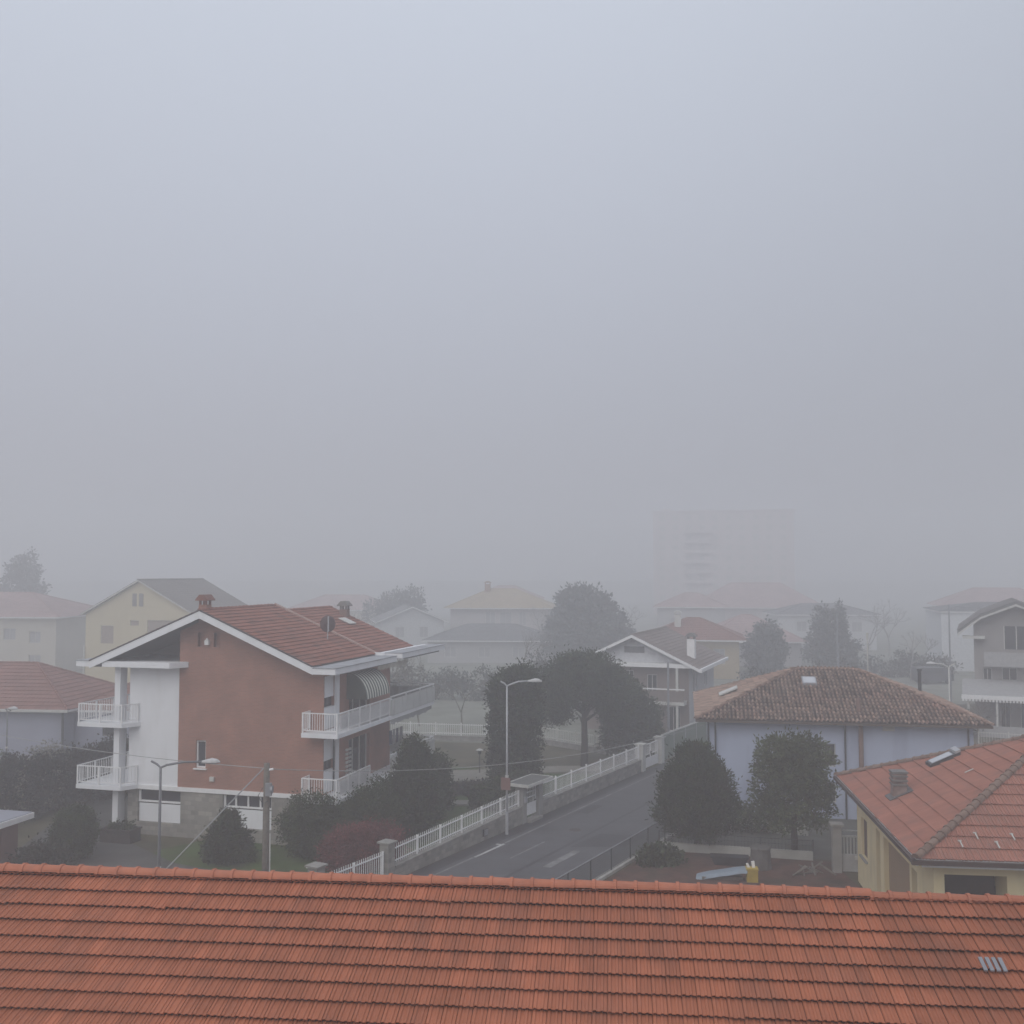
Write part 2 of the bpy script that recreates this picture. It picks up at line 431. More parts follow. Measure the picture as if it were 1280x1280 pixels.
def trunk(parent, h, r, m=BARK, limbs=6, spread=1.5, h0=None, lean=0.0, top=None):
    t = MB(); top = top or h * 1.35
    pts = [(0, 0, -0.1), (0.03, 0.02, h * 0.5), (lean * 0.5, 0.04, h), (lean, 0.0, top)]
    t.tube(pts, [r * 1.25, r, r * 0.85, r * 0.35], 8)
    for k in range(limbs):
        a = 2 * pi * k / limbs + random.uniform(-0.4, 0.4); z = (h0 or h * 0.85) + random.uniform(0, (top - h) * 0.8 + 0.2)
        s = spread * random.uniform(0.6, 1.0)
        t.tube([(lean * 0.5, 0, z), (cos(a) * s * 0.5, sin(a) * s * 0.5, z + s * 0.35), (cos(a) * s, sin(a) * s, z + s * random.uniform(0.3, 0.8))], [r * 0.5, r * 0.32, r * 0.1], 5)
    return t.build('trunk', m, parent, smooth=True)


def shrub(name, label, cat, loc, m, blobs, n, size, group=None, stem=0.06, **kw):
    t = thing(name, label, cat, loc, 0, group)
    s = MB(); zt = max(b[2] for b in blobs)
    for k in range(4):
        a = k * 1.6; s.tube([(cos(a) * 0.05, sin(a) * 0.05, -0.05), (cos(a) * 0.3, sin(a) * 0.3, zt * 0.6), (cos(a) * 0.35, sin(a) * 0.3, zt)], [stem, stem * 0.7, stem * 0.3], 5)
    s.build('stem', BARK, t)
    leaves('foliage', t, m, blobs, n, size, **kw)
    return t


def bare_tree(label, loc, h, seed, group=None, m=BARKP, cat='tree', thick=0.09, depth=5):
    rd = random.Random(seed); t = thing('bare_tree', label, cat, loc, rd.uniform(0, 6), group)
    tr = MB(); br = MB()
    def grow(mb, p, d, l, r, k):
        q = p + d * l
        mb.tube([p, (p + q) / 2 + Vector((rd.uniform(-.05, .05), rd.uniform(-.05, .05), 0)) * l, q], [r, r * 0.85, r * 0.68], 4 if k < 3 else 3, cap=False)
        if k == 0: return
        for _ in range(rd.choice((2, 3, 3)) if k > 1 else 3):
            a = Vector((rd.gauss(0, 1), rd.gauss(0, 1), rd.gauss(0.25, 0.7)))
            nd = (d + a.normalized() * rd.uniform(0.5, 0.95)).normalized()
            if nd.z < -0.1: nd.z *= -0.5
            grow(br, q, nd, l * rd.uniform(0.62, 0.82), r * 0.6, k - 1)
    grow(tr, Vector((0, 0, -0.05)), Vector((rd.uniform(-.08, .08), rd.uniform(-.08, .08), 1)).normalized(), h * 0.27, thick, depth)
    tr.build('trunk', m, t); br.build('branches', m, t)
    return t


# ------------------------------------------------------------------ world, sun, camera
SUN_EL, SUN_AZ = radians(44), radians(-150)               # high above the fog, behind the camera's left shoulder
w = bpy.data.worlds.new('World'); scene.world = w; w.use_nodes = True
nt = w.node_tree; N = nt.nodes; L = nt.links
bg = N['Background']
sky = N.new('ShaderNodeTexSky'); sky.sky_type = 'NISHITA'; sky.sun_disc = False
sky.sun_elevation = SUN_EL; sky.sun_rotation = SUN_AZ; sky.dust_density = 4.0; sky.air_density = 1.5
tc = N.new('ShaderNodeTexCoord'); sp = N.new('ShaderNodeSeparateXYZ'); L.new(tc.outputs['Generated'], sp.inputs[0])
cr = N.new('ShaderNodeValToRGB')
SKY_LO, SKY_HI = (3.68, 3.70, 4.34), (6.55, 7.1, 8.05)
e0 = cr.color_ramp.elements[0]; e0.position = 0.0; e0.color = (*[x / 10 for x in SKY_LO], 1)
e1 = cr.color_ramp.elements[1]; e1.position = 0.62; e1.color = (*[x / 10 for x in SKY_HI], 1)
L.new(sp.outputs['Z'], cr.inputs['Fac'])
sc10 = N.new('ShaderNodeVectorMath'); sc10.operation = 'SCALE'; sc10.inputs['Scale'].default_value = 10; L.new(cr.outputs[0], sc10.inputs[0])
mx = N.new('ShaderNodeMixRGB'); mx.inputs['Fac'].default_value = 0.10          # a little of the clear sky through the stratus
L.new(sc10.outputs['Vector'], mx.inputs['Color1']); L.new(sky.outputs[0], mx.inputs['Color2'])
# a thinner, brighter stretch of cloud ahead on the left
sd = N.new('ShaderNodeVectorMath'); sd.operation = 'DOT_PRODUCT'
sd.inputs[1].default_value = (-0.32, 0.80, 0.51); L.new(tc.outputs['Generated'], sd.inputs[0])
mr = N.new('ShaderNodeMapRange'); mr.inputs['From Min'].default_value = 0.6; mr.inputs['From Max'].default_value = 1.0
mr.inputs['To Min'].default_value = 0.98; mr.inputs['To Max'].default_value = 1.18; mr.interpolation_type = 'SMOOTHSTEP'
L.new(sd.outputs['Value'], mr.inputs['Value'])
fin = N.new('ShaderNodeVectorMath'); fin.operation = 'SCALE'; L.new(mx.outputs[0], fin.inputs[0]); L.new(mr.outputs['Result'], fin.inputs['Scale'])
L.new(fin.outputs['Vector'], bg.inputs['Color']); bg.inputs['Strength'].default_value = 0.10

sl = bpy.data.lights.new('sun', 'SUN'); sl.energy = 1.5; sl.angle = radians(60); sl.color = (1, 0.97, 0.93)
so = bpy.data.objects.new('sun', sl); COL.objects.link(so)
so.rotation_euler = Vector((-sin(SUN_AZ) * cos(SUN_EL), -cos(SUN_AZ) * cos(SUN_EL), -sin(SUN_EL))).to_track_quat('-Z', 'Y').to_euler()

cam = bpy.data.cameras.new('camera'); cam.sensor_width = 36; cam.lens = 36 * FOC / 1280; cam.clip_end = 3000; cam.clip_start = 0.1
co = bpy.data.objects.new('camera', cam); COL.objects.link(co)
co.location = (0, 0, CAM_H); co.rotation_euler = (pi / 2 + PITCH, 0, 0)
scene.camera = co
scene.view_settings.view_transform = 'Standard'; scene.view_settings.look = 'None'
scene.view_settings.exposure = -0.1; scene.view_settings.gamma = 1
scene.cycles.volume_bounces = 8; scene.cycles.max_bounces = 10; scene.cycles.diffuse_bounces = 3
scene.cycles.use_denoising = True

# haze: one closed box of even air round everything
hz = MB().box(-330, 380, -40, 520, -1.2, 37).build('haze', WHITE)
hm = bpy.data.materials.new('haze'); hm.use_nodes = True
hn = hm.node_tree; hn.nodes.clear()
ho = hn.nodes.new('ShaderNodeOutputMaterial'); hv = hn.nodes.new('ShaderNodeVolumePrincipled')
hv.inputs['Color'].default_value = (0.98, 0.978, 0.998, 1); hv.inputs['Density'].default_value = 0.0061; hv.inputs['Anisotropy'].default_value = 0.4
hn.links.new(hv.outputs[0], ho.inputs['Volume'])
hz.data.materials.clear(); hz.data.materials.append(hm); tag(hz, kind='stuff')


# ================================================================== ground, street
def sheet(name, pts, z, m, kind='structure', label=None):
    b = MB(); b.poly([(p[0], p[1], z) for p in pts]); o = b.build(name, m); return tag(o, label, kind=kind)


GRASS = mat('winter_grass', (0.062, 0.066, 0.034), 0.95, 0.3, 0.35, bump=0.6, bscale=8, col2=(0.10, 0.085, 0.05), stain=((0.075, 0.06, 0.04), 0.8, 0.8))
LAWN = mat('green_lawn', (0.052, 0.088, 0.018), 0.95, 0.25, 0.8, bump=0.6, bscale=14, stain=((0.085, 0.075, 0.045), 0.6, 0.7))
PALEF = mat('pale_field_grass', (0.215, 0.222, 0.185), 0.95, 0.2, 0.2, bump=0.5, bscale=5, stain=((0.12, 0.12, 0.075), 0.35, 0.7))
ASPH = mat('wet_asphalt', (0.082, 0.082, 0.088), 0.6, 0.14, 0.9, bump=0.25, bscale=40, stain=((0.05, 0.05, 0.054), 0.35, 0.8, (1, 1, 1)))
ASPHD = mat('patched_asphalt', (0.046, 0.046, 0.050), 0.6, 0.12, 0.8, bump=0.2, bscale=40)
TARM = mat('driveway_tarmac', (0.085, 0.083, 0.08), 0.9, 0.2, 0.6, bump=0.3, bscale=25, stain=((0.05, 0.05, 0.045), 0.5, 0.7))
SOIL = mat('leaf_litter_soil', (0.075, 0.042, 0.030), 0.98, 0.4, 1.2, bump=0.9, bscale=6, col2=(0.10, 0.05, 0.036), stain=((0.045, 0.045, 0.028), 0.7, 0.8))
GRAVEL = mat('pale_gravel', (0.24, 0.225, 0.19), 0.95, 0.2, 1.5, bump=0.5, bscale=20)
SLAB = mat('garden_slab', (0.24, 0.23, 0.21), 0.9, 0.15, 1.2)
LINE = mat('worn_road_paint', (0.45, 0.45, 0.44), 0.7, 0.1, 3, stain=((0.09, 0.09, 0.095), 2.2, 0.9))
LINEF = mat('faded_road_paint', (0.19, 0.19, 0.19), 0.7, 0.35, 1.6)

gm = MB(); gm.poly([(-800, -200, 0), (900, -200, 0), (900, 1500, 0), (-800, 1500, 0)]); tag(gm.build('ground', GRASS), kind='structure')
rd = MB(); rd.poly([st(-28.3, 26, 0.006), st(-20.35, 26, 0.006), st(-20.35, 330, 0.006), st(-28.3, 330, 0.006)])
rd.poly([(-70, 29.5, 0.012), (40, 27.5, 0.012), (40, 33.0, 0.012), (-70, 36.0, 0.012)])
tag(rd.build('road', ASPH), kind='structure')
# markings and patches on the road
ln = MB()
ln.poly([st(-27.18, 44.2, 0.014), st(-27.02, 44.2, 0.014), st(-27.02, 47.1, 0.014), st(-27.18, 47.1, 0.014)])
ln.poly([st(-27.45, 46.75, 0.014), st(-27.18, 46.75, 0.014), st(-27.18, 46.95, 0.014), st(-27.45, 46.95, 0.014)])
tag(ln.build('road_marking', LINE), kind='structure')
ll = MB()
ll.poly([st(-27.22, 36, 0.011), st(-27.10, 36, 0.011), st(-27.10, 44.1, 0.011), st(-27.22, 44.1, 0.011)])
ll.poly([st(-27.22, 47.3, 0.011), st(-27.10, 47.3, 0.011), st(-27.25, 78, 0.011), st(-27.37, 78, 0.011)])
ll.poly([st(-25.55, 44.9, 0.011), st(-25.45, 44.9, 0.011), st(-25.45, 48.5, 0.011), st(-25.55, 48.5, 0.011)])
ll.poly([st(-23.45, 44.4, 0.014), st(-23.05, 44.4, 0.014), st(-23.05, 47.7, 0.014), st(-23.45, 47.7, 0.014)])
tag(ll.build('faded_marking', LINEF), kind='structure')
pt = MB()
pt.poly([st(-24.22, 38, 0.009), st(-24.02, 38, 0.009), st(-24.28, 90, 0.009), st(-24.46, 90, 0.009)])
pt.poly([st(-23.9, 48.2, 0.009), st(-21.5, 49.6, 0.009), st(-21.3, 52.2, 0.009), st(-23.7, 51.4, 0.009)])
pt.poly([st(-27.0, 55.2, 0.0095), st(-26.2, 55.2, 0.0095), st(-26.3, 57.6, 0.0095), st(-27.0, 57.4, 0.0095)])
pt.poly([st(-28.3, 30, 0.0085), st(-27.5, 30, 0.0085), st(-27.6, 80, 0.0085), st(-28.3, 80, 0.0085)])
tag(pt.build('road_patch', ASPHD), kind='structure')
mh = MB(); mh.tube([(*st(-25.2, 51.5)[:2], 0.004), (*st(-25.2, 51.5)[:2], 0.016)], 0.33, 18); tag(mh.build('manhole_cover', mat('rusty_iron', (0.06, 0.05, 0.045), 0.7, 0.3, 8)), 'round iron manhole cover in the asphalt of the street', 'manhole cover')

# garden of the brick house
sheet('lawn', [(-17.6, 53.4), (-19.2, 48.2), (-16.5, 45.0), (-8.6, 41.8), st(-28.6, 37), st(-28.6, 67), (2.0, 73.0), (-10.3, 78.0), (-6.2, 66)], 0.006, LAWN)
sheet('driveway', [(-17.9, 52.6), (-16.2, 50.8), (-13.2, 49.2), (-10.2, 48.0), (-9.0, 46.2), (-11.0, 43.5), (-17.5, 43.2), (-24.0, 46.5), (-25.5, 58.0), (-26.0, 68), (-21.0, 68), (-21.0, 56)], 0.012, TARM)
sheet('gravel_path', [(-9.6, 72.0), (-2.6, 72.6), (6.0, 73.8), (6.6, 76.0), (2.0, 75.6), (-2.2, 74.4), (-9.8, 73.6)], 0.018, GRAVEL)
sheet('gravel_yard', [(-4.6, 70.0), (-0.8, 70.6), (-1.8, 72.7), (-4.6, 72.4)], 0.0182, GRAVEL)
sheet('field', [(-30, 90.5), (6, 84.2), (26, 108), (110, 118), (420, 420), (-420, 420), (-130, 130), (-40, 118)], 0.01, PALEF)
sl_ = MB()
for (x, y, a, b) in ((-4.4, 64.4, 1.5, 1.2), (-2.75, 63.6, 1.7, 1.15), (-1.2, 62.9, 1.2, 1.1)):
    sl_.box(x - a / 2, x + a / 2, y - b / 2, y + b / 2, 0.01, 0.10)
tag(sl_.build('paving_slab', SLAB), kind='structure')
# plot across the street
sheet('bare_plot', [st(-20.0, 30), (7.3, 53.3), (15.4, 51.0), (15.4, 36), (12, 30)], 0.009, SOIL)
sheet('courtyard', [(7.3, 53.6), (15.6, 51.3), (27, 49.5), (28, 60), (12, 62.5), (9.6, 58)], 0.0075, mat('courtyard_ground', (0.09, 0.09, 0.078), 0.95, 0.25, 0.7, stain=((0.05, 0.055, 0.03), 0.6, 0.8)))

# ================================================================== the tiled roof in front
TILE1 = mat('terracotta_roof_tile', (0.35, 0.118, 0.061), 0.8, 0.08, 0.9, rnd=0.18, bump=0.1, bscale=60, col2=(0.40, 0.135, 0.072), stain=((0.215, 0.09, 0.06), 1.4, 0.45, (1.3, 0.5, 0.5)))
TILE1R = mat('terracotta_ridge_tile', (0.44, 0.165, 0.10), 0.8, 0.10, 2.5, rnd=0.14, bump=0.2, bscale=50, stain=((0.28, 0.12, 0.09), 4, 0.4))
R0, R1 = Vector((-9.73, 20.11, 0)), Vector((8.84, 18.31, 0))
hd = -atan2(R1.y - R0.y, R1.x - R0.x)
mid = (R0 + R1) / 2
front_house = thing('tiled_roof_house', 'house under a wide orange clay tile roof across the bottom of the view', 'house', (mid.x, mid.y, 0), hd)
th = radians(24); ZR = 8.30; HL = 17.0; SEAM = 6.75
Lf = 8.2
wl = MB(); wl.box(-HL + .6, HL - .6, -Lf * cos(th) + .6, 5.4, -0.05, ZR - 2.55)
wl.build('wall', mat('cream_render', (0.55, 0.48, 0.36), 0.9, 0.06, 1), front_house)
wl = MB(); wl.prism([(-HL + .6, 5.4, ZR - 2.56), (-HL + .6, 0, ZR - 0.35), (-HL + .6, -5.0, ZR - 2.56)], (0.25, 0, 0))
wl.build('gable', MATS['cream_render'], front_house); wl = MB()
wl.prism([(HL - .85, 5.4, ZR - 2.56), (HL - .85, 0, ZR - 0.35), (HL - .85, -5.0, ZR - 2.56)], (0.25, 0, 0))
wl.build('gable', MATS['cream_render'], front_house)


def age_front(u, v, r):
    return r * 0.75 - 0.32 if u - HL > SEAM else r


t = MB()
tiles(t, (-HL, -Lf * cos(th), ZR - Lf * sin(th)), (1, 0, 0), (0, cos(th), sin(th)), Lf - 0.02, lambda v: (0, 2 * HL), 0.231, 0.385, MARSEILLE, lift=0.076, jit=0.27, age=age_front, lip=0.020, wob=0.004)
tiles(t, (HL, 6.2 * cos(th), ZR - 6.2 * sin(th)), (-1, 0, 0), (0, -cos(th), sin(th)), 6.18, lambda v: (0, 2 * HL), 0.231, 0.385, MARSEILLE, lift=0.042, jit=0.2, lip=0.026)
roof = t.build('roof', TILE1, front_house, rnd=True)
dk = MB()
dk.prism([(-HL, -Lf * cos(th), ZR - Lf * sin(th) - 0.02), (-HL, 0, ZR - 0.02), (-HL, 6.2 * cos(th), ZR - 6.2 * sin(th) - 0.02),
          (-HL, 6.2 * cos(th), ZR - 6.2 * sin(th) - 0.2), (-HL, 0, ZR - 0.2), (-HL, -Lf * cos(th), ZR - Lf * sin(th) - 0.2)], (2 * HL, 0, 0))
dk.build('roof_deck', mat('dark_roof_felt', (0.05, 0.03, 0.025), 0.95), roof)
rg = MB(); ridge(rg, (-HL, 0, ZR + 0.05), (SEAM, 0, ZR + 0.05), 0.118, 0.372, 9, jit=0.25)
ridge(rg, (SEAM, 0, ZR + 0.0), (HL, 0, ZR + 0.0), 0.115, 0.33, 9, jit=0.25, age=lambda u, r: r * 0.7 - 0.5)
rg.build('ridge_tiles', TILE1R, roof, rnd=True)
for k, u in enumerate((-9.12, -7.9, -6.68, -10.34)):                      # snow guards near the bottom of the view
    v = 3.72; hk = MB(); y = -v * cos(th); z = ZR - v * sin(th) + 0.07
    hk.box(u - 0.02, u + 0.02, y - 0.16, y + 0.10, z - 0.03, z - 0.012); hk.box(u - 0.035, u + 0.035, y - 0.15, y - 0.135, z - 0.02, z + 0.10)
    hk.build('snow_guard', DARKM, roof)
gt = MB(); v0 = 1.46; y0 = -v0 * cos(th); z0 = ZR - v0 * sin(th)
for k in range(4):
    u = 8.10 + k * 0.10
    gt.prism([(u, y0 - .30 * cos(th), z0 - .30 * sin(th) + 0.10), (u + 0.06, y0 - .30 * cos(th), z0 - .30 * sin(th) + 0.10), (u + 0.06, y0, z0 + 0.085), (u, y0, z0 + 0.085)], (0, -0.01, 0.025))
gt.build('glass_tile', mat('roof_light_glass', (0.24, 0.25, 0.28), 0.25, 0.1, 3, spec=0.6), roof)

# ================================================================== brick house
BH = thing('brick_house', 'red brick house with white balconies, white rake boards and stone-clad base', 'house', (-9.6, 53.5, 0), radians(15.5))
TILE2 = mat('old_red_roof_tile', (0.27, 0.115, 0.085), 0.85, 0.14, 1.0, rnd=0.16, stain=((0.13, 0.075, 0.06), 1.2, 0.6))
U_F, U_R, U_L, U_B = (1, 0), (0, 1), (0, -1), (-1, 0)
XL, XB = -11.42, -8.4
# stone plinth with two garage fronts
h1 = (0.60, 3.22, 0.66, 2.36); h2 = (5.72, 8.55, 0.66, 2.36)
p = MB(); p.wall((XL, 0), U_F, -XL, -0.1, 2.40, [h1, h2], 0.25).wall((0, 0), U_R, 14.6, -0.1, 2.40).wall((XL, 14.6), U_L, 14.6, -0.1, 2.40)
p.build('plinth', STONE, BH)
for nm, h, nb in (('garage_front', h1, 1), ('garage_front', h2, 3)):
    g = MB(); d = 0.14
    for k in range(2 if nb == 1 else 1):
        wdt = (h[1] - h[0]) / (2 if nb == 1 else 1)
        g.box(XL + h[0] + k * wdt + 0.03, XL + h[0] + (k + 1) * wdt - 0.03, d, d + 0.06, 0.68, 1.63)
    go = g.build(nm, WHITE, BH)
    fr = MB(); z0, z1 = 1.70, 2.36
    fr.box(XL + h[0], XL + h[1], d - 0.02, d + 0.05, z0, z0 + 0.09); fr.box(XL + h[0], XL + h[0] + 0.12, d - 0.02, d + 0.05, z0 + 0.09, z1); fr.box(XL + h[1] - 0.08, XL + h[1], d - 0.02, d + 0.05, z0 + 0.09, z1)
    for k in range(nb):
        m = XL + h[0] + (h[1] - h[0]) * (k + 1) / (nb + 1); fr.box(m - 0.045, m + 0.045, d - 0.018, d + 0.05, z0 + 0.09, z1)
    fo = fr.build('window_frame', WHITEP, go)
    pn = MB(); pn.poly([(XL + h[0], d + 0.07, z0), (XL + h[1], d + 0.07, z0), (XL + h[1], d + 0.07, z1), (XL + h[0], d + 0.07, z1)]); pn.build('pane', GLASS, go)
bn = MB(); bn.box(XL - 0.03, 0.03, -0.07, 0.05, 2.40, 2.62); bn.box(0.002, 0.05, 0.05, 14.6, 2.40, 2.60); bn.build('band_course', WHITEP, BH)
ww = MB(); ww.wall((XL, 0), U_F, XB - XL, 2.62, 8.9).wall((XL, 9.0), U_L, 9.0, 2.4, 8.9, [(2.2, 4.6, 5.95, 8.1), (2.2, 4.6, 2.7, 4.9)], 0.3)
ww.build('white_wall', WHITE, BH)
for z in (5.95, 2.7):
    window(BH, (XL, 9.0), U_L, 2.2, 4.6, z, z + 2.15, 0.28, bars=1)
# brick gable wall and street side
win = (1.06, 1.66, 3.66, 5.10)
a1, a2 = (1.06, 1.44, 10.0, 10.75), (2.02, 2.42, 10.0, 10.75)
bw = MB(); bw.wall((XB, 0), U_F, -XB, 2.62, 9.15, [win], 0.2)
XR = -6.67; sl2 = (11.96 - 9.22) / 6.47
zt = lambda x: 11.55 - abs(x - XR) * sl2
cuts = [XB, XB + a1[0], XB + a1[1], XR, XB + a2[0], XB + a2[1], 0.0]
cuts = sorted(cuts)
for a, b in zip(cuts, cuts[1:]):
    mdl = (a + b) / 2; hole = None
    for h in (a1, a2):
        if XB + h[0] < mdl < XB + h[1]: hole = h
    if hole:
        bw.poly([(a, 0, 9.15), (b, 0, 9.15), (b, 0, hole[2]), (a, 0, hole[2])]); bw.poly([(a, 0, hole[3]), (b, 0, hole[3]), (b, 0, zt(b)), (a, 0, zt(a))])
        for q in (a, b): bw.poly([(q, 0, hole[2]), (q, 0.25, hole[2]), (q, 0.25, hole[3]), (q, 0, hole[3])])
        bw.poly([(a, 0.25, hole[2]), (b, 0.25, hole[2]), (b, 0.25, hole[3]), (a, 0.25, hole[3])])
        bw.poly([(a, 0, hole[2]), (b, 0, hole[2]), (b, 0.25, hole[2]), (a, 0.25, hole[2])])
    else:
        bw.poly([(a, 0, 9.15), (b, 0, 9.15), (b, 0, max(9.15, zt(b))), (a, 0, max(9.15, zt(a)))])
bw.poly([(XB, 0, 8.6), (XB, 0, zt(XB)), (XB, 4.0, zt(XB)), (XB, 4.0, 8.6)])
strips = [(0.06, 1.25, 5.9, 8.62), (0.06, 1.25, 2.68, 5.42)]
doors = [(3.1, 5.9, 5.9, 8.15), (3.1, 5.9, 2.62, 4.95)]
bw.wall((0, 0), U_R, 8.9, 2.4, 8.86, strips + doors, 0.28)
bw.wall((0, 8.9), U_B, 2.6, 2.4, 8.86)
bw.build('wall', BRICK, BH)
bw = MB(); bw.wall((-11.42, 14.6), U_L, 5.6, 2.4, 8.86); bw.build('side_wall', BRICK, BH)
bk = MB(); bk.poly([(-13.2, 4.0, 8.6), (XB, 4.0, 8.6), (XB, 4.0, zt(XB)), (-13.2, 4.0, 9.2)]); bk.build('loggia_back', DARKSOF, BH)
rw_ = MB(); rw_.wall((-2.6, 8.9), U_R, 5.7, 2.4, 8.86, [(1.0, 2.6, 5.9, 8.1), (3.4, 4.4, 6.8, 8.1), (1.0, 2.6, 2.7, 4.9)], 0.2).wall((-2.6, 14.6), U_B, 8.8, 0, 8.86); rw_.build('rear_wall', BROWNWALL, BH)
for (a, b, c, d) in ((1.0, 2.6, 5.9, 8.1), (3.4, 4.4, 6.8, 8.1), (1.0, 2.6, 2.7, 4.9)): window(BH, (-2.6, 8.9), U_R, a, b, c, d, 0.18)
window(BH, (XB, 0), U_F, *win, 0.18, bars=0, sill=WHITEP, fw=0.08)
# corner strips: white roller panel, dark glass, white apron panel
for (a, b, z0, z1) in strips:
    s = MB(); s.box(-0.16, -0.05, a, b, z0 + 1.62, z1); s.box(-0.16, 0.015, a - 0.02, b + 0.05, z0 + 0.02, z0 + 1.12); so_ = s.build('shutter_panel', WHITE, BH)
    g = MB(); g.box(-0.22, -0.17, a, b, z0 + 1.12, z0 + 1.62); g.build('pane', GLASS, so_)
pl = MB(); pl.box(0.0, 0.10, 1.25, 1.68, 2.62, 8.84); pl.build('pilaster', WHITE, BH)
for (a, b, z0, z1) in doors:
    window(BH, (0, 0), U_R, a, b, z0, z1, 0.26, frame=OFFWHITE, bars=2)
# little things on the gable
lm = MB(); lm.box(-6.84, -6.60, -0.16, 0, 10.12, 10.36); lm.tube([(-6.72, -0.1, 10.36), (-6.72, -0.1, 10.48)], [0.10, 0.03], 8); lm.build('wall_lamp', WHITEP, BH)
vb = MB(); vb.box(-6.45, -6.2, -0.10, 0, 3.02, 3.25); vb.build('vent_box', OFFWHITE, BH)
# ---- roof
XE_R, XE_L, ZE, ZRB = -0.2, -13.3, 9.2, 11.96
t = MB(); dk = MB(); rg = MB()
for (ya, yb, dz) in ((-0.92, 7.15, 0.0), (7.15, 14.9, -0.36)):
    for xe in (XE_R, XE_L):
        xr = XR - (dz * 0)
        V = Vector((xr - xe, 0, ZRB - ZE)); P = Vector((xe, ya, ZE + dz))
        tiles(t, P, (0, 1, 0), V, V.length, lambda v, l=yb - ya: (0, l), 0.24, 0.37, MARSEILLE, jit=0.2, lift=0.05)
    dk.prism([(XE_L, ya, ZE + dz - .012), (XR, ya, ZRB + dz - .012), (XE_R, ya, ZE + dz - .012), (XE_R, ya, ZE + dz - 0.14), (XR, ya, ZRB + dz - 0.14), (XE_L, ya, ZE + dz - 0.14)], (0, yb - ya, 0))
    ridge(rg, (XR, ya, ZRB + dz + 0.01), (XR, yb, ZRB + dz + 0.01), 0.11, 0.4)
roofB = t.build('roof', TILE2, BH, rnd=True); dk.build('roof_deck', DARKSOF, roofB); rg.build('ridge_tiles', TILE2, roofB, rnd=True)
fa = MB()
for (xa, xb_) in ((XR, XE_R + 0.02), (XR, XE_L)):
    za, zb = ZRB - 0.015, ZE - 0.0
    fa = MB(); fa.prism([(xa, -0.97, za - 0.02), (xb_, -0.97, zb - 0.02), (xb_, -0.97, zb - 0.40), (xa, -0.97, za - 0.40)], (0, 0.09, 0)); fa.build('rake_board', WHITE, roofB)
fa = MB()
fa.prism([(XR, 7.12, ZRB - 0.0), (XE_R, 7.12, ZE - 0.0), (XE_R, 7.12, ZE - 0.34), (XR, 7.12, ZRB - 0.34)], (0, 0.07, 0))
fa.build('rake_board', WHITE, roofB)
vg = MB(); vg.prism([(XR, 7.08, ZRB + 0.05), (XE_R, 7.08, ZE + 0.05), (XE_R, 7.08, ZE + 0.15), (XR, 7.08, ZRB + 0.15)], (0, 0.16, 0)); vg.build('verge', mat('pale_verge_tile', (0.40, 0.28, 0.24), 0.9), roofB)
vg = MB(); vg.box(XE_R - 0.02, XE_R + 0.55, 7.05, 7.13, ZE - 0.04, ZE + 0.13); vg.build('verge_end', WHITE, roofB)
ed = MB()
for xe in (XE_R, XE_L):
    ed.prism([(XR, -0.99, ZRB + 0.05), (xe, -0.99, ZE + 0.05), (xe, -0.99, ZE - 0.02), (XR, -0.99, ZRB - 0.02)], (0, 0.10, 0))
ed.build('edge_tiles', mat('dark_verge_tile', (0.07, 0.06, 0.06), 0.8), roofB)
gu = MB()
for bx in ((XE_R, 1.08, -0.97, 7.2, 8.82, 9.12), (XE_R, 1.34, 7.45, 14.9, 8.98, 9.27), (-14.1, XE_L, -0.97, 14.9, 8.90, 9.2)):
    gu = MB(); gu.box(*bx); gu.build('box_gutter', WHITE, roofB)
gs = MB()
for bx in ((XE_R + 0.02, 1.12, -1.0, 7.22, 9.122, 9.16), (XE_R + 0.45, 1.38, 7.42, 14.9, 9.272, 9.30), (-14.13, XE_L - 0.02, -1.0, 14.9, 9.202, 9.235)):
    gs = MB(); gs.box(*bx); gs.build('flat_roof_sheet', FLASH, roofB)
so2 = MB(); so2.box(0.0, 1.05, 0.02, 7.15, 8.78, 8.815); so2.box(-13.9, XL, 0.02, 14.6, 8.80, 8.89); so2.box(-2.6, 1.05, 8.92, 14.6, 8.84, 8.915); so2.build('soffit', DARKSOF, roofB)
cn = MB(); cn.box(-12.55, -8.42, -0.9, -0.02, 8.9, 9.2); cn.prism([(-8.42, -0.9, 8.9), (-7.85, -0.02, 8.9), (-8.42, -0.02, 8.9)], (0, 0, 0.3)); cn.box(-13.2, -8.42, 0.0, 4.0, 8.91, 9.15); cn.build('canopy', WHITE, BH)
chimney(roofB, -7.02, 0.15, 11.3, 12.22, 0.46, 0.5, BRICK, cap=TILE2)
chimney(roofB, -5.35, 14.1, 10.6, 11.5, 0.5, 0.5, BROWNWALL, cap=mat('grey_chimney_cap', (0.2, 0.19, 0.18), 0.9))
# roof vent tile and flashing by the rear chimney
fl = MB(); fl.prism([(-4.9, 12.2, 10.98), (-4.1, 12.2, 10.64), (-4.1, 13.2, 10.64), (-4.9, 13.2, 10.98)], (0, 0, 0.05)); fl.build('flashing', OFFWHITE, roofB)


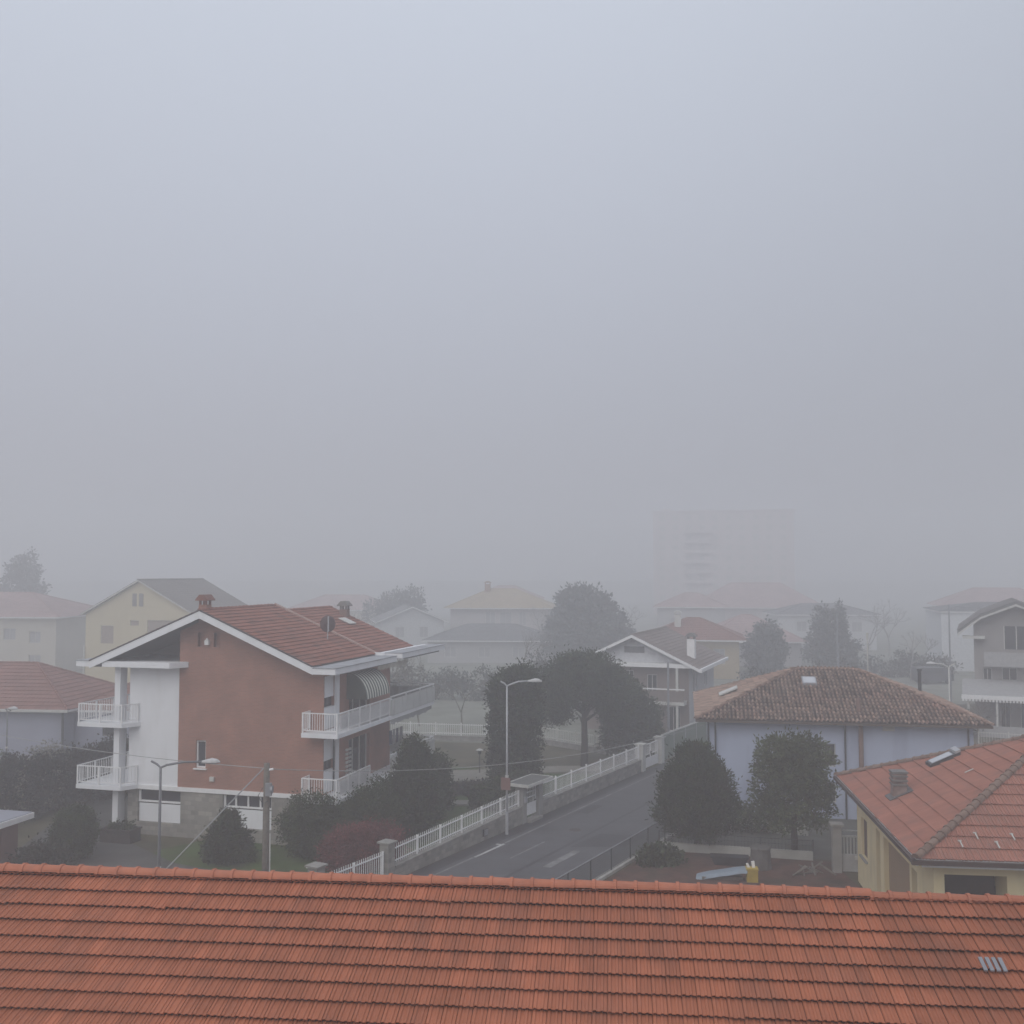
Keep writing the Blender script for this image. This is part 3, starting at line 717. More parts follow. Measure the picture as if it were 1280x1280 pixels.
def railing(parent, pts, z0, h, posts=1.35, bar=0.13, m=WHITEP, name='railing', bars=True, pr=0.035, br=0.013):
    """a balcony railing along pts: rails and bars in one part, each post under it."""
    r = MB()
    for a, b in zip(pts, pts[1:]):
        L_ = sqrt((b[0] - a[0]) ** 2 + (b[1] - a[1]) ** 2)
        r.obox(a, b, 0.06, z0 + h - 0.05, z0 + h); r.obox(a, b, 0.04, z0 + 0.10, z0 + 0.14)
        if bars:
            n = max(2, int(L_ / bar))
            for k in range(1, n):
                x = a[0] + (b[0] - a[0]) * k / n; y = a[1] + (b[1] - a[1]) * k / n
                r.box(x - br, x + br, y - br, y + br, z0 + 0.14, z0 + h - 0.05)
    o = r.build(name, m, parent)
    for a, b in zip(pts, pts[1:]):
        L_ = sqrt((b[0] - a[0]) ** 2 + (b[1] - a[1]) ** 2); n = max(1, round(L_ / posts))
        for k in range(n + (1 if b == pts[-1] else 0)):
            x = a[0] + (b[0] - a[0]) * k / n; y = a[1] + (b[1] - a[1]) * k / n
            pm = MB(); pm.box(x - pr, x + pr, y - pr, y + pr, z0 - 0.12, z0 + h + 0.004); pm.build('post', m, o)
    return o


GREYPAN = mat('pale_balcony_sheet', (0.42, 0.42, 0.44), 0.7, 0.1, 1)
PANELW = mat('grey_white_parapet', (0.54, 0.545, 0.53), 0.85, 0.07, 1.2, stain=((0.36, 0.36, 0.33), 1.3, 0.6, (3, 3, 0.4)))
for z, yend in ((5.65, 6.05), (2.40, 3.3)):
    s = MB()
    s.prism([(-0.8, -0.9, z), (1.2, -0.9, z), (1.2, 13.3, z), (-2.6, 13.3, z), (-2.6, 8.92, z), (0.002, 8.92, z), (0.002, -0.002, z), (-0.8, -0.002, z)], (0, 0, 0.22))
    bo = s.build('balcony', WHITE, BH)
    rl = railing(bo, [(-0.74, -0.06), (-0.74, -0.84), (1.14, -0.84), (1.14, yend)], z + 0.24, 1.0)
    q = MB()
    q.obox((1.10, -0.4), (1.10, yend - 0.1), 0.012, z + 0.40, z + 1.08); q.build('screen', GREYPAN, rl)
    pn = MB(); pn.box(1.10, 1.24, 6.15 if z > 5 else 6.3, 13.3, z + 0.22, z + 1.10); pn.box(-2.6, 1.10, 13.2, 13.3, z + 0.22, z + 1.10)
    po = pn.build('parapet', PANELW, bo)
    tr = MB(); tr.box(1.12, 1.20, 6.15, 13.3, z + 1.24, z + 1.30); tr.box(-2.6, 1.12, 13.22, 13.28, z + 1.24, z + 1.30)
    for y in (6.2, 8.5, 10.8, 13.2): tr.box(1.13, 1.19, y - 0.03, y + 0.03, z + 1.10, z + 1.24)
    tr.build('handrail', WHITEP, po)
# left wrap-around balconies
for z in (5.70, 2.42):
    s = MB(); s.prism([(-14.0, -0.9, z), (-11.25, -0.9, z), (-10.7, -0.002, z), (XL, -0.002, z), (XL, 6.5, z), (-14.0, 6.5, z)], (0, 0, 0.22)); bo = s.build('balcony', WHITE, BH)
    railing(bo, [(XL - 0.05, 6.4), (-13.95, 6.4), (-13.95, -0.84), (-11.3, -0.84), (-10.85, -0.06)], z + 0.24, 0.98, bar=0.15)
for (z0, z1) in ((-0.05, 2.42), (2.64, 5.70), (5.92, 8.9)):
    c = MB(); c.box(-12.12, -11.78, -0.35, 0.25, z0, z1)
    c.build('column', WHITE, BH)
# striped awning over the balcony door
aw = MB(); n = 9; ys = (2.75, 6.0); pr = []
for k in range(n + 1):
    a = pi / 2 * k / n; pr.append((0.02 + 1.15 * sin(a), 8.52 - 1.35 * (1 - cos(a))))
for (x0, z0), (x1, z1) in zip(pr, pr[1:]):
    aw.prism([(x0, ys[0], z0), (x0, ys[1], z0), (x1, ys[1], z1), (x1, ys[0], z1)], (0, 0, 0.015))
for k in range(n):                                                        # side cheeks
    (x0, z0), (x1, z1) = pr[k], pr[k + 1]
    for y in ys: aw.poly([(0.0, y, 7.17), (x0, y, z0), (x1, y, z1)])
aw.build('awning', stripe_mat('green_striped_canvas', (0.07, 0.085, 0.07), (0.62, 0.62, 0.56), 0.34), BH)
for y in (2.62, 3.02):
    fb = MB()
    for k in range(7): fb.box(0.02, 0.10, y, y + 0.22, 3.1 + k * 0.22, 3.22 + k * 0.22)
    fb.build('striped_curtain', OFFWHITE, BH)
dp = MB(); dp.tube([(0.13, 0.9, 5.6), (0.13, 0.95, 5.2), (0.06, 1.12, 4.9), (0.06, 1.12, 2.7)], 0.045, 6); dp.build('downpipe', DARKM, BH)
vl = MB()
for k in range(40):
    y = 6.2 + k * 0.17; vl.box(1.14, 1.16, y, y + 0.10, 5.42 - random.uniform(0, 0.12), 5.62)
vl.build('fringe', mat('washed_grey_canvas', (0.3, 0.3, 0.32), 0.9), BH)
vl = MB()
for k in range(26):
    y = 4.6 + k * 0.17; vl.box(1.02, 1.04, y, y + 0.10, 8.58 - random.uniform(0, 0.12), 8.80)
vl.build('fringe', mat('washed_cream_canvas', (0.42, 0.4, 0.34), 0.9), BH)

# satellite dish on the roof
c15, s15 = cos(radians(15.5)), sin(radians(15.5))
BW = lambda x, y, z: (-9.6 + x * c15 + y * s15, 53.5 - x * s15 + y * c15, z)
sd_ = thing('satellite_dish', 'round reddish satellite dish on the brick house roof', 'satellite dish', BW(-2.3, 5.2, 10.10), radians(-20))
d = MB(); rings = []
for k in range(5):
    rr = 0.44 * k / 4 + 0.001; rings.append([(rr * cos(2 * pi * j / 20), -0.10 + 0.5 * rr * rr, 0.92 + rr * 1.08 * sin(2 * pi * j / 20)) for j in range(20)])
for a, b in zip(rings, rings[1:]):
    for j in range(20): d.poly([a[j], a[(j + 1) % 20], b[(j + 1) % 20], b[j]])
d.build('dish', mat('brick_red_dish', (0.085, 0.05, 0.048), 0.6, 0.1, 3), sd_, smooth=True)
m_ = MB(); m_.tube([(0, 0, -0.1), (0, 0, 0.92)], 0.035, 6); m_.box(-0.04, 0.04, -0.17, -0.12, 0.5, 1.36); m_.build('mount', GALV, sd_)
a_ = MB(); a_.tube([(0, -0.1, 0.5), (0, 0.42, 0.72)], 0.018, 5); a_.box(-0.05, 0.05, 0.38, 0.50, 0.68, 0.80); a_.build('feed_arm', GALV, sd_)


# ================================================================== blue house
TILEM = mat('mossy_clay_tile', (0.265, 0.165, 0.13), 0.95, 0.15, 3.0, rnd=0.75, col2=(0.21, 0.16, 0.125), stain=((0.22, 0.12, 0.095), 0.35, 0.6))
LILAC = mat('lilac_render', (0.43, 0.48, 0.61), 0.9, 0.04, 0.6, stain=((0.24, 0.265, 0.37), 0.8, 0.5, (1, 1, 0.3)))
BL = thing('blue_house', 'lilac blue house under a mossy hipped roof with one skylight facing us', 'house', (11.5, 60.9, 0), radians(9.5))
BWD, BDP = 14.4, 11.2
holes = [(6.35, 6.98, 2.9, 4.2), (6.35, 6.98, 0.9, 2.0)]
b = MB(); b.wall((0, 0), U_F, BWD, -0.1, 5.42, holes, 0.2).wall((BWD, 0), U_R, BDP, -0.1, 5.42).wall((0, BDP), U_L, BDP, -0.1, 5.42, [(3, 4.2, 3, 4.4), (7, 8.2, 3, 4.4)]).wall((BWD, BDP), U_B, BWD, -0.1, 5.42)
b.build('wall', LILAC, BL)
for h in holes: window(BL, (0, 0), U_F, *h, 0.2, frame=OFFWHITE, pane=mat('dark_shutter', (0.06, 0.062, 0.06), 0.8), bars=0, fw=0.05)
for h in ((3, 4.2, 3, 4.4), (7, 8.2, 3, 4.4)): window(BL, (0, BDP), U_L, *h, 0.18)
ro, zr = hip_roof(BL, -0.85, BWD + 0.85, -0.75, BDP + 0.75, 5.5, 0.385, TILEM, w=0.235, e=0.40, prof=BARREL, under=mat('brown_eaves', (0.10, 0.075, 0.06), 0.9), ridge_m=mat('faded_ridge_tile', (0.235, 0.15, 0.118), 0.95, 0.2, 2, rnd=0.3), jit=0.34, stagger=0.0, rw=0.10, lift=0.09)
zs = lambda y: 5.5 + (y + 0.75) * 0.385


def skylight(parent, x, y, w_, l, z_of, gm=None):
    f = MB(); z0, z1 = z_of(y), z_of(y + l)
    f.prism([(x - w_ / 2, y, z0 + 0.02), (x + w_ / 2, y, z0 + 0.02), (x + w_ / 2, y + l, z1 + 0.02), (x - w_ / 2, y + l, z1 + 0.02)], (0, 0, 0.16))
    o = f.build('skylight', GREYM, parent)
    g = MB(); k = 0.08; s = (z1 - z0) / l
    g.poly([(x - w_ / 2 + k, y + k, z0 + 0.184 + s * k), (x + w_ / 2 - k, y + k, z0 + 0.184 + s * k), (x + w_ / 2 - k, y + l - k, z1 + 0.184 - s * k), (x - w_ / 2 + k, y + l - k, z1 + 0.184 - s * k)])
    g.build('pane', gm or mat('painted_sky_glass', (0.5, 0.52, 0.56), 0.08, 0.03, 1, spec=0.8), o); return o  # pale base colour stands in for reflected sky


skylight(ro, 6.0, 3.35, 0.85, 0.85, zs)
sk2 = MB()                                                                  # open roof light on the left hip
xx, yy = 1.0, 4.6; zz = 5.5 + (xx + 0.85) * 0.385
sk2.prism([(xx - .35, yy - .5, zz + 0.08), (xx - .35, yy + .7, zz + 0.08), (xx + .75, yy + .7, zz + 0.55), (xx + .75, yy - .5, zz + 0.55)], (0, 0, 0.09)); sk2.build('skylight', OFFWHITE, ro)
cp = MB(); cp.tube([(8.35, 0.55, 5.8), (8.35, 0.55, 6.75)], 0.13, 8); cp.build('flue', BROWNWALL, ro)
cp = MB(); cp.tube([(13.1, 7.2, 6.3), (13.1, 7.2, 7.75)], 0.11, 8); cp.tube([(13.1, 7.2, 7.75), (13.1, 7.2, 7.86)], 0.15, 8); cp.build('flue', DARKM, ro)
for x, m, r in ((0.28, DARKM, 0.05), (7.5, DARKM, 0.055), (8.35, BROWNWALL, 0.13), (14.1, DARKM, 0.05), (-0.12, DARKM, 0.06)):
    q = MB(); q.tube([(x, -0.09 - r * 0.4, 0), (x, -0.09 - r * 0.4, 5.36)], r, 8); q.build('downpipe', m, BL)
q = MB(); q.box(9.55, 10.2, -0.05, 0, 5.0, 5.3)
for k in range(5): q.box(9.58, 10.17, -0.07, -0.05, 5.03 + k * 0.055, 5.06 + k * 0.055)
q.build('vent', OFFWHITE, BL)
an = thing('roof_antenna', 'thin white-tipped antenna mast on the mossy hipped roof', 'antenna', (22.6, 66.5, zr - 0.45), 0)
q = MB(); q.tube([(0, 0, 0), (0, 0, 2.35)], 0.04, 6); q.tube([(0, 0, 2.2), (0, 0, 2.6)], [0.07, 0.08], 6); q.build('mast', OFFWHITE, an)
q = MB()
for k in range(3): q.box(-0.28 + 0.05 * k, 0.28 - 0.05 * k, -0.012, 0.012, 1.4 + k * 0.22, 1.42 + k * 0.22)
q.box(-0.012, 0.012, -0.35, 0.35, 1.9, 1.92); q.build('aerial', GALV, an)

# ================================================================== yellow house
TILE3 = mat('dusty_red_roof_tile', (0.34, 0.145, 0.105), 0.85, 0.10, 0.9, rnd=0.13, stain=((0.20, 0.12, 0.10), 1.1, 0.5))
YELLOW = mat('pale_yellow_render', (0.70, 0.60, 0.37), 0.9, 0.05, 0.6, stain=((0.42, 0.37, 0.25), 1.2, 0.45, (1, 1, 0.3)))
YH = thing('yellow_house', 'pale yellow house with dusty red hipped roof, square chimney and long skylight', 'house', (14.15, 35.55, 0), radians(7))
YW, YD = 12.6, 12.5
lh = [(1.15, 2.65, 1.1, 3.1)]
LO = (0, YD)
hl = [(0.9, 2.1, 1.42, 3.12), (3.85, 4.55, 0.2, 3.3), (5.2, 9.3, 0.2, 3.3), (9.6, 10.35, 0.2, 3.3)]
hf = [(0.35, 2.35, 0.2, 3.85)]
b = MB(); b.wall(LO, U_L, YD, -0.1, 4.35, hl, 0.3).wall((0, 0), U_F, YW, -0.1, 4.35, hf, 1.2).wall((YW, 0), U_R, YD, -0.1, 4.35).wall((YW, YD), U_B, YW, -0.1, 4.35)
b.build('wall', YELLOW, YH)
BROWNSH = mat('brown_shutter', (0.16, 0.11, 0.08), 0.8, 0.15, 3)
TANP = mat('tan_roller_door', (0.30, 0.215, 0.14), 0.8, 0.06, 1)
window(YH, LO, U_L, *hl[0], 0.2, frame=BROWNSH, pane=BROWNSH, bars=1, sill=CONC)
for h in hl[1:2] + hl[3:]:
    q = MB(); q.box(0.18, 0.24, YD - h[1], YD - h[0], h[2], h[3]); do = q.build('door', BROWNSH, YH)
    q = MB(); q.box(0.15, 0.18, YD - h[1] + 0.1, YD - h[1] + 0.14, 1.1, 1.3); q.build('handle', GALV, do)
h = hl[2]; q = MB()
for k in range(26): q.box(0.20, 0.225 + 0.008 * (k % 2), YD - h[1], YD - h[0], h[2] + k * 0.12, h[2] + k * 0.12 + 0.115)
q.build('roller_door', TANP, YH)
q = MB(); q.box(0.4, 2.3, 1.1, 1.16, 0.2, 3.8); q.build('porch_door', mat('dark_porch_door', (0.035, 0.033, 0.032), 0.8), YH)
ry, zry = hip_roof(YH, -0.72, YW + 0.72, -0.75, YD + 0.75, 4.5, 0.46, TILE3, w=0.23, e=0.60, prof=MARSEILLE, under=WHITEP, ridge_m=mat('weathered_ridge_tile', (0.22, 0.15, 0.12), 0.95, 0.3, 3, rnd=0.35, stain=((0.08, 0.07, 0.06), 3, 0.7)), jit=0.22, rw=0.15, seg=0.42, lift=0.055)
gu = MB()
for (a, c) in (((-0.80, -0.9), (-0.80, YD + 0.9)), ((-0.9, -0.83), (YW + 0.9, -0.83))): gu.obox(a, c, 0.13, 4.36, 4.50)
gu.build('gutter', mat('brown_gutter', (0.07, 0.05, 0.045), 0.6), ry)
gu = MB()
for (a, c) in (((-0.66, -0.62), (-0.66, YD + 0.7)), ((-0.55, -0.70), (YW + 0.7, -0.70))): gu.obox(a, c, 0.08, 4.26, 4.352)
gu.build('fascia', WHITEP, ry)
zl = lambda x: 4.5 + (x + 0.72) * 0.46
q = MB(); q.box(0.24, 0.76, 6.45, 6.97, 4.75, 5.95); ch = q.build('chimney', mat('sooty_chimney_render', (0.27, 0.20, 0.18), 0.95, 0.3, 2.5, stain=((0.08, 0.075, 0.07), 2, 0.8)), ry)
q = MB()
for k in range(3): q.box(0.20, 0.80, 6.41, 7.01, 5.48 + k * 0.17, 5.54 + k * 0.17)
q.box(0.19, 0.81, 6.40, 7.02, 5.95, 6.03); q.build('chimney_cap', mat('grey_chimney_slab', (0.17, 0.165, 0.16), 0.9, 0.2, 4), ch)
q = MB(); q.prism([(0.05, 6.25, zl(0.05) + 0.07), (0.95, 6.25, zl(0.95) + 0.07), (0.95, 7.15, zl(0.95) + 0.07), (0.05, 7.15, zl(0.05) + 0.07)], (0, 0, 0.03)); q.build('flashing', mat('lead_flashing', (0.12, 0.115, 0.115), 0.7), ry)
# long skylight lying up the slope
f = MB(); x0, x1, y0, y1 = 2.16, 3.36, 8.3, 9.1
f.prism([(x0, y0, zl(x0) + 0.02), (x1, y0, zl(x1) + 0.02), (x1, y1, zl(x1) + 0.02), (x0, y1, zl(x0) + 0.02)], (0, 0, 0.17)); s_ = f.build('skylight', DARKM, ry)
g = MB(); k = 0.09
g.poly([(x0 + k, y0 + k, zl(x0 + k) + 0.20), (x1 - .28, y0 + k, zl(x1 - .28) + 0.20), (x1 - .28, y1 - k, zl(x1 - .28) + 0.20), (x0 + k, y1 - k, zl(x0 + k) + 0.20)]); g.build('pane', mat('painted_sky_glass', (0.5, 0.52, 0.56), 0.08), s_)  # reflected sky painted as the pane's pale colour
g = MB(); g.prism([(x1 - .2, y0, zl(x1 - .2) + 0.19), (x1, y0, zl(x1) + 0.19), (x1, y1, zl(x1) + 0.19), (x1 - .2, y1, zl(x1 - .2) + 0.19)], (0, 0, 0.1)); g.build('blind_box', GALV, s_)
g = MB(); x0 = 2.75; g.prism([(x0, 5.68, zl(x0) + 0.09), (x0 + .32, 5.68, zl(x0 + .32) + 0.09), (x0 + .32, 5.73, zl(x0 + .32) + 0.09), (x0, 5.73, zl(x0) + 0.09)], (0, 0, 0.03)); g.build('roof_clip', OFFWHITE, ry)
zf = lambda y: 4.5 + (y + 0.75) * 0.46
for (x, y) in ((0.89, -0.25), (2.06, -0.25), (3.23, -0.25), (4.4, -0.25), (1.5, 0.15), (2.68, 0.15), (3.85, 0.15), (5.0, 0.15)):
    g = MB(); g.prism([(x - .02, y - .02, zf(y) + 0.10), (x + .02, y - .02, zf(y) + 0.10), (x + .02, y + .30, zf(y + .30) + 0.085), (x - .02, y + .30, zf(y + .30) + 0.085)], (0, 0, 0.02))
    g.box(x - .07, x + .05, y + .28, y + .31, zf(y + .3) + 0.08, zf(y + .3) + 0.12); g.build('snow_guard', OFFWHITE, ry)

# ================================================================== walls and fences of the street
def picket_fence(name, label, a, b, z0a, z0b, h, cat='fence', every=2.05, bar=0.16, m=WHITEP, spike=0.10, pw=0.05, group=None):
    """railing with pickets between ground points a and b (world), bottoms at z0a..z0b."""
    t = thing(name, label, cat, (a[0], a[1], 0), 0, group)
    B = (b[0] - a[0], b[1] - a[1]); L_ = sqrt(B[0] ** 2 + B[1] ** 2)
    r = MB(); zz = lambda s: z0a + (z0b - z0a) * s
    for dz in (0.14, h - 0.16):
        r.obox((0, 0), B, 0.045, 0, 0, za=(zz(0) + dz, zz(0) + dz + 0.05), zb=(zz(1) + dz, zz(1) + dz + 0.05))
    r.build('rails', m, t)
    p = MB(); n = int(L_ / bar)
    for k in range(1, n):
        s = k / n; p.box(B[0] * s - .014, B[0] * s + .014, B[1] * s - .014, B[1] * s + .014, zz(s) + 0.05, zz(s) + h + (spike if spike else 0) - 0.06)
    p.build('pickets', m, t)
    n = max(1, round(L_ / every))
    for k in range(n + 1):
        s = k / n; q = MB(); q.box(B[0] * s - pw, B[0] * s + pw, B[1] * s - pw, B[1] * s + pw, zz(s), zz(s) + h + 0.02); q.build('post', m, t)
    return t


def stone_wall(label, a, b, za, zb, w_=0.30, m=WALLSTONE, cap=CONC, name='garden_wall'):
    t = thing(name, label, 'wall', (a[0], a[1], 0), 0)
    B = (b[0] - a[0], b[1] - a[1])
    q = MB(); q.obox((0, 0), B, w_, 0, 0, za=(-0.1, za - 0.07), zb=(-0.1, zb - 0.07)); q.build('masonry', m, t)
    q = MB(); q.obox((0, 0), B, w_ + 0.10, 0, 0, za=(za - 0.07, za), zb=(zb - 0.07, zb)); q.build('coping', cap, t)
    return t


def pillar(label, n, tt, h, w_=0.5, m=WALLSTONE, capm=CONC, name='gate_pillar', group=None):
    t = thing(name, label, 'pillar', st(n, tt), STREET, group)
    q = MB(); q.box(-w_ / 2, w_ / 2, -w_ / 2, w_ / 2, -0.1, h); q.build('shaft', m, t)
    q = MB(); q.box(-w_ / 2 - .09, w_ / 2 + .09, -w_ / 2 - .09, w_ / 2 + .09, h, h + 0.07); q.build('cap', capm, t); return t


WN = -28.5
stone_wall('low stone wall beside the street under the nearest white railing', st(WN, 39.3), st(WN, 51.2), 0.62, 0.98)
picket_fence('white_railing', 'white picket railing on stone wall between square pier and roofed garden gate', st(WN, 39.3), st(WN, 51.1), 0.62, 0.98, 0.86)
stone_wall('low stone wall along the street between roofed gate and driveway gate', st(WN, 53.5), st(WN, 68.4), 0.85, 0.85)
picket_fence('white_railing', 'white railing on stone wall beyond the roofed garden gate, before the big pines', st(WN, 53.5), st(WN, 68.3), 0.85, 0.85, 1.02, spike=0)
pillar('square stone pier at the near end of the white railing', WN, 38.9, 1.72)
pillar('low stone pier half hidden by the orange roof ridge left of the white gate', WN, 34.0, 1.86)
t = picket_fence('white_gate', 'white spiked gate between two stone piers behind the orange roof', st(WN, 34.4), st(WN, 38.55), 0.10, 0.10, 1.28, cat='gate', every=2.1, bar=0.15)
# roofed pedestrian gate
PG = thing('garden_gate', 'pedestrian gate in two grey posts under a small flat slanted canopy', 'gate', st(WN, 52.35), STREET)
GREYPOST = mat('grey_gate_post', (0.30, 0.295, 0.28), 0.9, 0.12, 2)
for y in (-0.95, 0.95):
    q = MB(); q.box(-0.25, 0.25, y - 0.22, y + 0.22, -0.1, 2.1); q.build('post', GREYPOST, PG)
q = MB(); q.prism([(-0.62, -1.45, 2.10), (0.72, -1.45, 2.10), (0.72, 1.45, 2.14), (-0.62, 1.45, 2.14)], (0, 0, 0.09)); cpo = q.build('canopy', mat('mossy_canopy_sheet', (0.12, 0.12, 0.115), 0.85, 0.15, 2), PG)
q = MB()
for (a, c) in (((-0.65, -1.48), (0.75, -1.48)), ((0.75, -1.48), (0.75, 1.48)), ((0.75, 1.48), (-0.65, 1.48)), ((-0.65, 1.48), (-0.65, -1.48))): q.obox(a, c, 0.06, 2.09, 2.25)
q.build('canopy_edge', OFFWHITE, cpo)
q = MB(); q.box(0.02, 0.07, -0.70, 0.70, 0.30, 0.95)
for y in (-0.70, 0.66): q.box(0.02, 0.07, y, y + 0.04, 0.95, 1.85)
for z in (1.25, 1.55, 1.81): q.box(0.02, 0.07, -0.66, 0.66, z, z + 0.05)
for k in range(8): q.box(0.035, 0.055, -0.6 + k * 0.17, -0.58 + k * 0.17, 0.95, 1.81)
leaf = q.build('gate_leaf', WHITEP, PG)
q = MB(); q.box(0.07, 0.11, 0.5, 0.62, 1.0, 1.06); q.build('handle', DARKM, leaf)
q = MB(); q.box(0.0, 0.5, -0.72, 0.72, 0, 0.16); q.build('step', CONC, PG)
q = MB(); q.box(0.24, 0.33, -1.08, -0.84, 1.15, 1.5); q.build('letterbox', GALV, PG)
# driveway gate
for tt, lab in ((68.7, 'whitish square pillar left of the far driveway gate'), (72.3, 'whitish square pillar right of the far driveway gate')):
    pillar(lab, WN, tt, 1.86, 0.55, m=OFFWHITE, capm=OFFWHITE)
DG = thing('driveway_gate', 'white driveway gate with solid lower panel and barred top beside the street', 'gate', st(WN, 70.5), STREET)
q = MB(); q.box(-0.03, 0.03, -1.45, 1.45, 0.08, 0.75)
for y in (-1.45, -0.03, 1.39): q.box(-0.035, 0.035, y, y + 0.06, 0.75, 1.72)
q.box(-0.035, 0.035, -1.45, 1.45, 0.95, 1.0); q.box(-0.035, 0.035, -1.45, 1.45, 1.66, 1.72)
for k in range(17): q.box(-0.014, 0.014, -1.36 + k * 0.17, -1.33 + k * 0.17, 1.0, 1.66)
q.build('gate_leaf', WHITEP, DG)
q = MB(); q.box(0.03, 0.08, -0.05, 0.05, 0.9, 1.15); q.build('lock', DARKM, DG)
# green screened fence beyond
GF = thing('screened_fence', 'faded green screened fence beyond the driveway gate', 'fence', st(WN, 72.7), STREET)
q = MB(); q.box(-0.02, 0.02, 0, 12.5, 0.05, 1.9); q.build('screen', mat('green_shade_net', (0.16, 0.20, 0.16), 0.9, 0.1, 0.7), GF)
q = MB(); q.box(-0.05, 0.05, 0, 12.5, 1.9, 2.0); q.build('top_rail', OFFWHITE, GF)
for k in range(6):
    q = MB(); q.box(-0.04, 0.04, k * 2.5 - 0.04, k * 2.5 + 0.04, -0.05, 1.9); q.build('post', GALV, GF)
# back fence of the garden
fa_, fb_ = (-10.6, 88.0), (2.2, 85.6); fc_ = (9.2, 78.4)
stone_wall('low grey wall behind the lawn under a see-through white railing', fa_, fb_, 0.45, 0.45, 0.25, m=CONC)
picket_fence('white_railing', 'far white railing crossing behind the lawn beside the brick house', fa_, fb_, 0.45, 0.45, 1.02, spike=0, every=2.1, bar=0.18)
stone_wall('low grey wall seen under the broad pine crown', fb_, fc_, 0.45, 0.45, 0.25, m=CONC)
picket_fence('white_railing', 'pale fence seen under the broad pine crown beside its trunk', fb_, fc_, 0.45, 0.45, 1.0, spike=0, every=2.2, bar=0.18, m=OFFWHITE)

# wire-mesh fence on the right side of the street
MF = thing('mesh_fence', 'green wire mesh fence on a pale kerb beside the street', 'fence', st(-20.2, 36), STREET)
mesh_len = 22.6
q = MB(); q.box(-0.12, 0.14, 0, mesh_len, -0.05, 0.14); q.build('kerb', mat('pale_concrete', (0.42, 0.41, 0.38), 0.9, 0.15, 2), MF)
q = MB(); dxm = 0.10
for z in [0.18 + 0.10 * k for k in range(10)]: q.box(-0.005, 0.005, 0, mesh_len, z, z + 0.010)
for k in range(int(mesh_len / dxm)): q.box(-0.005, 0.005, k * dxm, k * dxm + 0.010, 0.14, 1.12)
q.build('mesh', mat('green_wire', (0.05, 0.06, 0.055), 0.6), MF)
q = MB(); q.tube([(0, 0, 1.14), (0, mesh_len, 1.14)], 0.03, 6); q.build('top_rail', GREYM, MF)
for k in range(11):
    q = MB(); q.tube([(0, k * 2.25 + 0.08, -0.05), (0, k * 2.25 + 0.08, 1.16)], 0.032, 6); q.build('post', mat('green_post', (0.04, 0.05, 0.045), 0.6), MF)
q = MB(); q.tube([(0.02, mesh_len, -0.05), (0.02, mesh_len, 1.45)], 0.06, 8); q.build('end_post', DARKM, MF)

# low walls behind the plot
def low_wall_fence(label, a, b, hw, hr, m=mat('dull_white_wall', (0.40, 0.40, 0.37), 0.9, 0.12, 1.2), wm=DARKM):
    t = thing('low_wall', label, 'wall', (a[0], a[1], 0), 0)
    B = (b[0] - a[0], b[1] - a[1]); L_ = sqrt(B[0] ** 2 + B[1] ** 2)
    q = MB(); q.obox((0, 0), B, 0.18, -0.1, hw); q.build('masonry', m, t)
    q = MB(); q.obox((0, 0), B, 0.03, hr - 0.03, hr); q.obox((0, 0), B, 0.02, hw + (hr - hw) * 0.5, hw + (hr - hw) * 0.5 + 0.02)
    n = int(L_ / 0.16)
    for k in range(n): s = k / n; q.box(B[0] * s - .006, B[0] * s + .006, B[1] * s - .006, B[1] * s + .006, hw, hr)
    q.build('railing', wm, t)
    n = round(L_ / 2.2)
    for k in range(n + 1):
        s = k / n; q = MB(); q.box(B[0] * s - .03, B[0] * s + .03, B[1] * s - .03, B[1] * s + .03, hw - .02, hr + .05); q.build('post', wm, t)
    return t


low_wall_fence('low white wall with dark rail behind the soil plot, at the foot of the trees', (7.4, 53.2), (14.6, 51.3), 0.42, 0.95)
low_wall_fence('pale wall with thin dark railing in front of the lilac house', (9.0, 58.6), (15.7, 56.0), 0.62, 1.25)
YP = thing('gate_pillar', 'grey pillar with flat cap at the left corner of the yellow house', 'pillar', (15.15, 49.35, 0), radians(7))
q = MB(); q.box(-0.2, 0.2, -0.2, 0.2, -0.1, 2.15); q.build('shaft', GREYPOST, YP)
q = MB(); q.box(-0.3, 0.3, -0.3, 0.3, 2.15, 2.25); q.build('cap', CONC, YP)
YG = thing('side_gate', 'light grey barred gate with solid foot beside the yellow house wall', 'gate', (15.4, 49.3, 0), radians(7))
q = MB(); q.box(0, 1.15, -0.03, 0.03, 0.05, 0.85); q.box(0, 1.15, -0.035, 0.035, 1.62, 1.70); q.box(0, 1.15, -0.035, 0.035, 1.9, 1.95)
for k in range(8): q.box(0.05 + k * 0.15, 0.11 + k * 0.15, -0.02, 0.02, 0.85, 1.62)
q.build('gate_leaf', mat('light_grey_gate', (0.40, 0.40, 0.40), 0.7), YG)
q = MB(); q.box(0.55, 0.8, -0.09, -0.03, 0.6, 0.78); q.build('letterbox', OFFWHITE, YG)

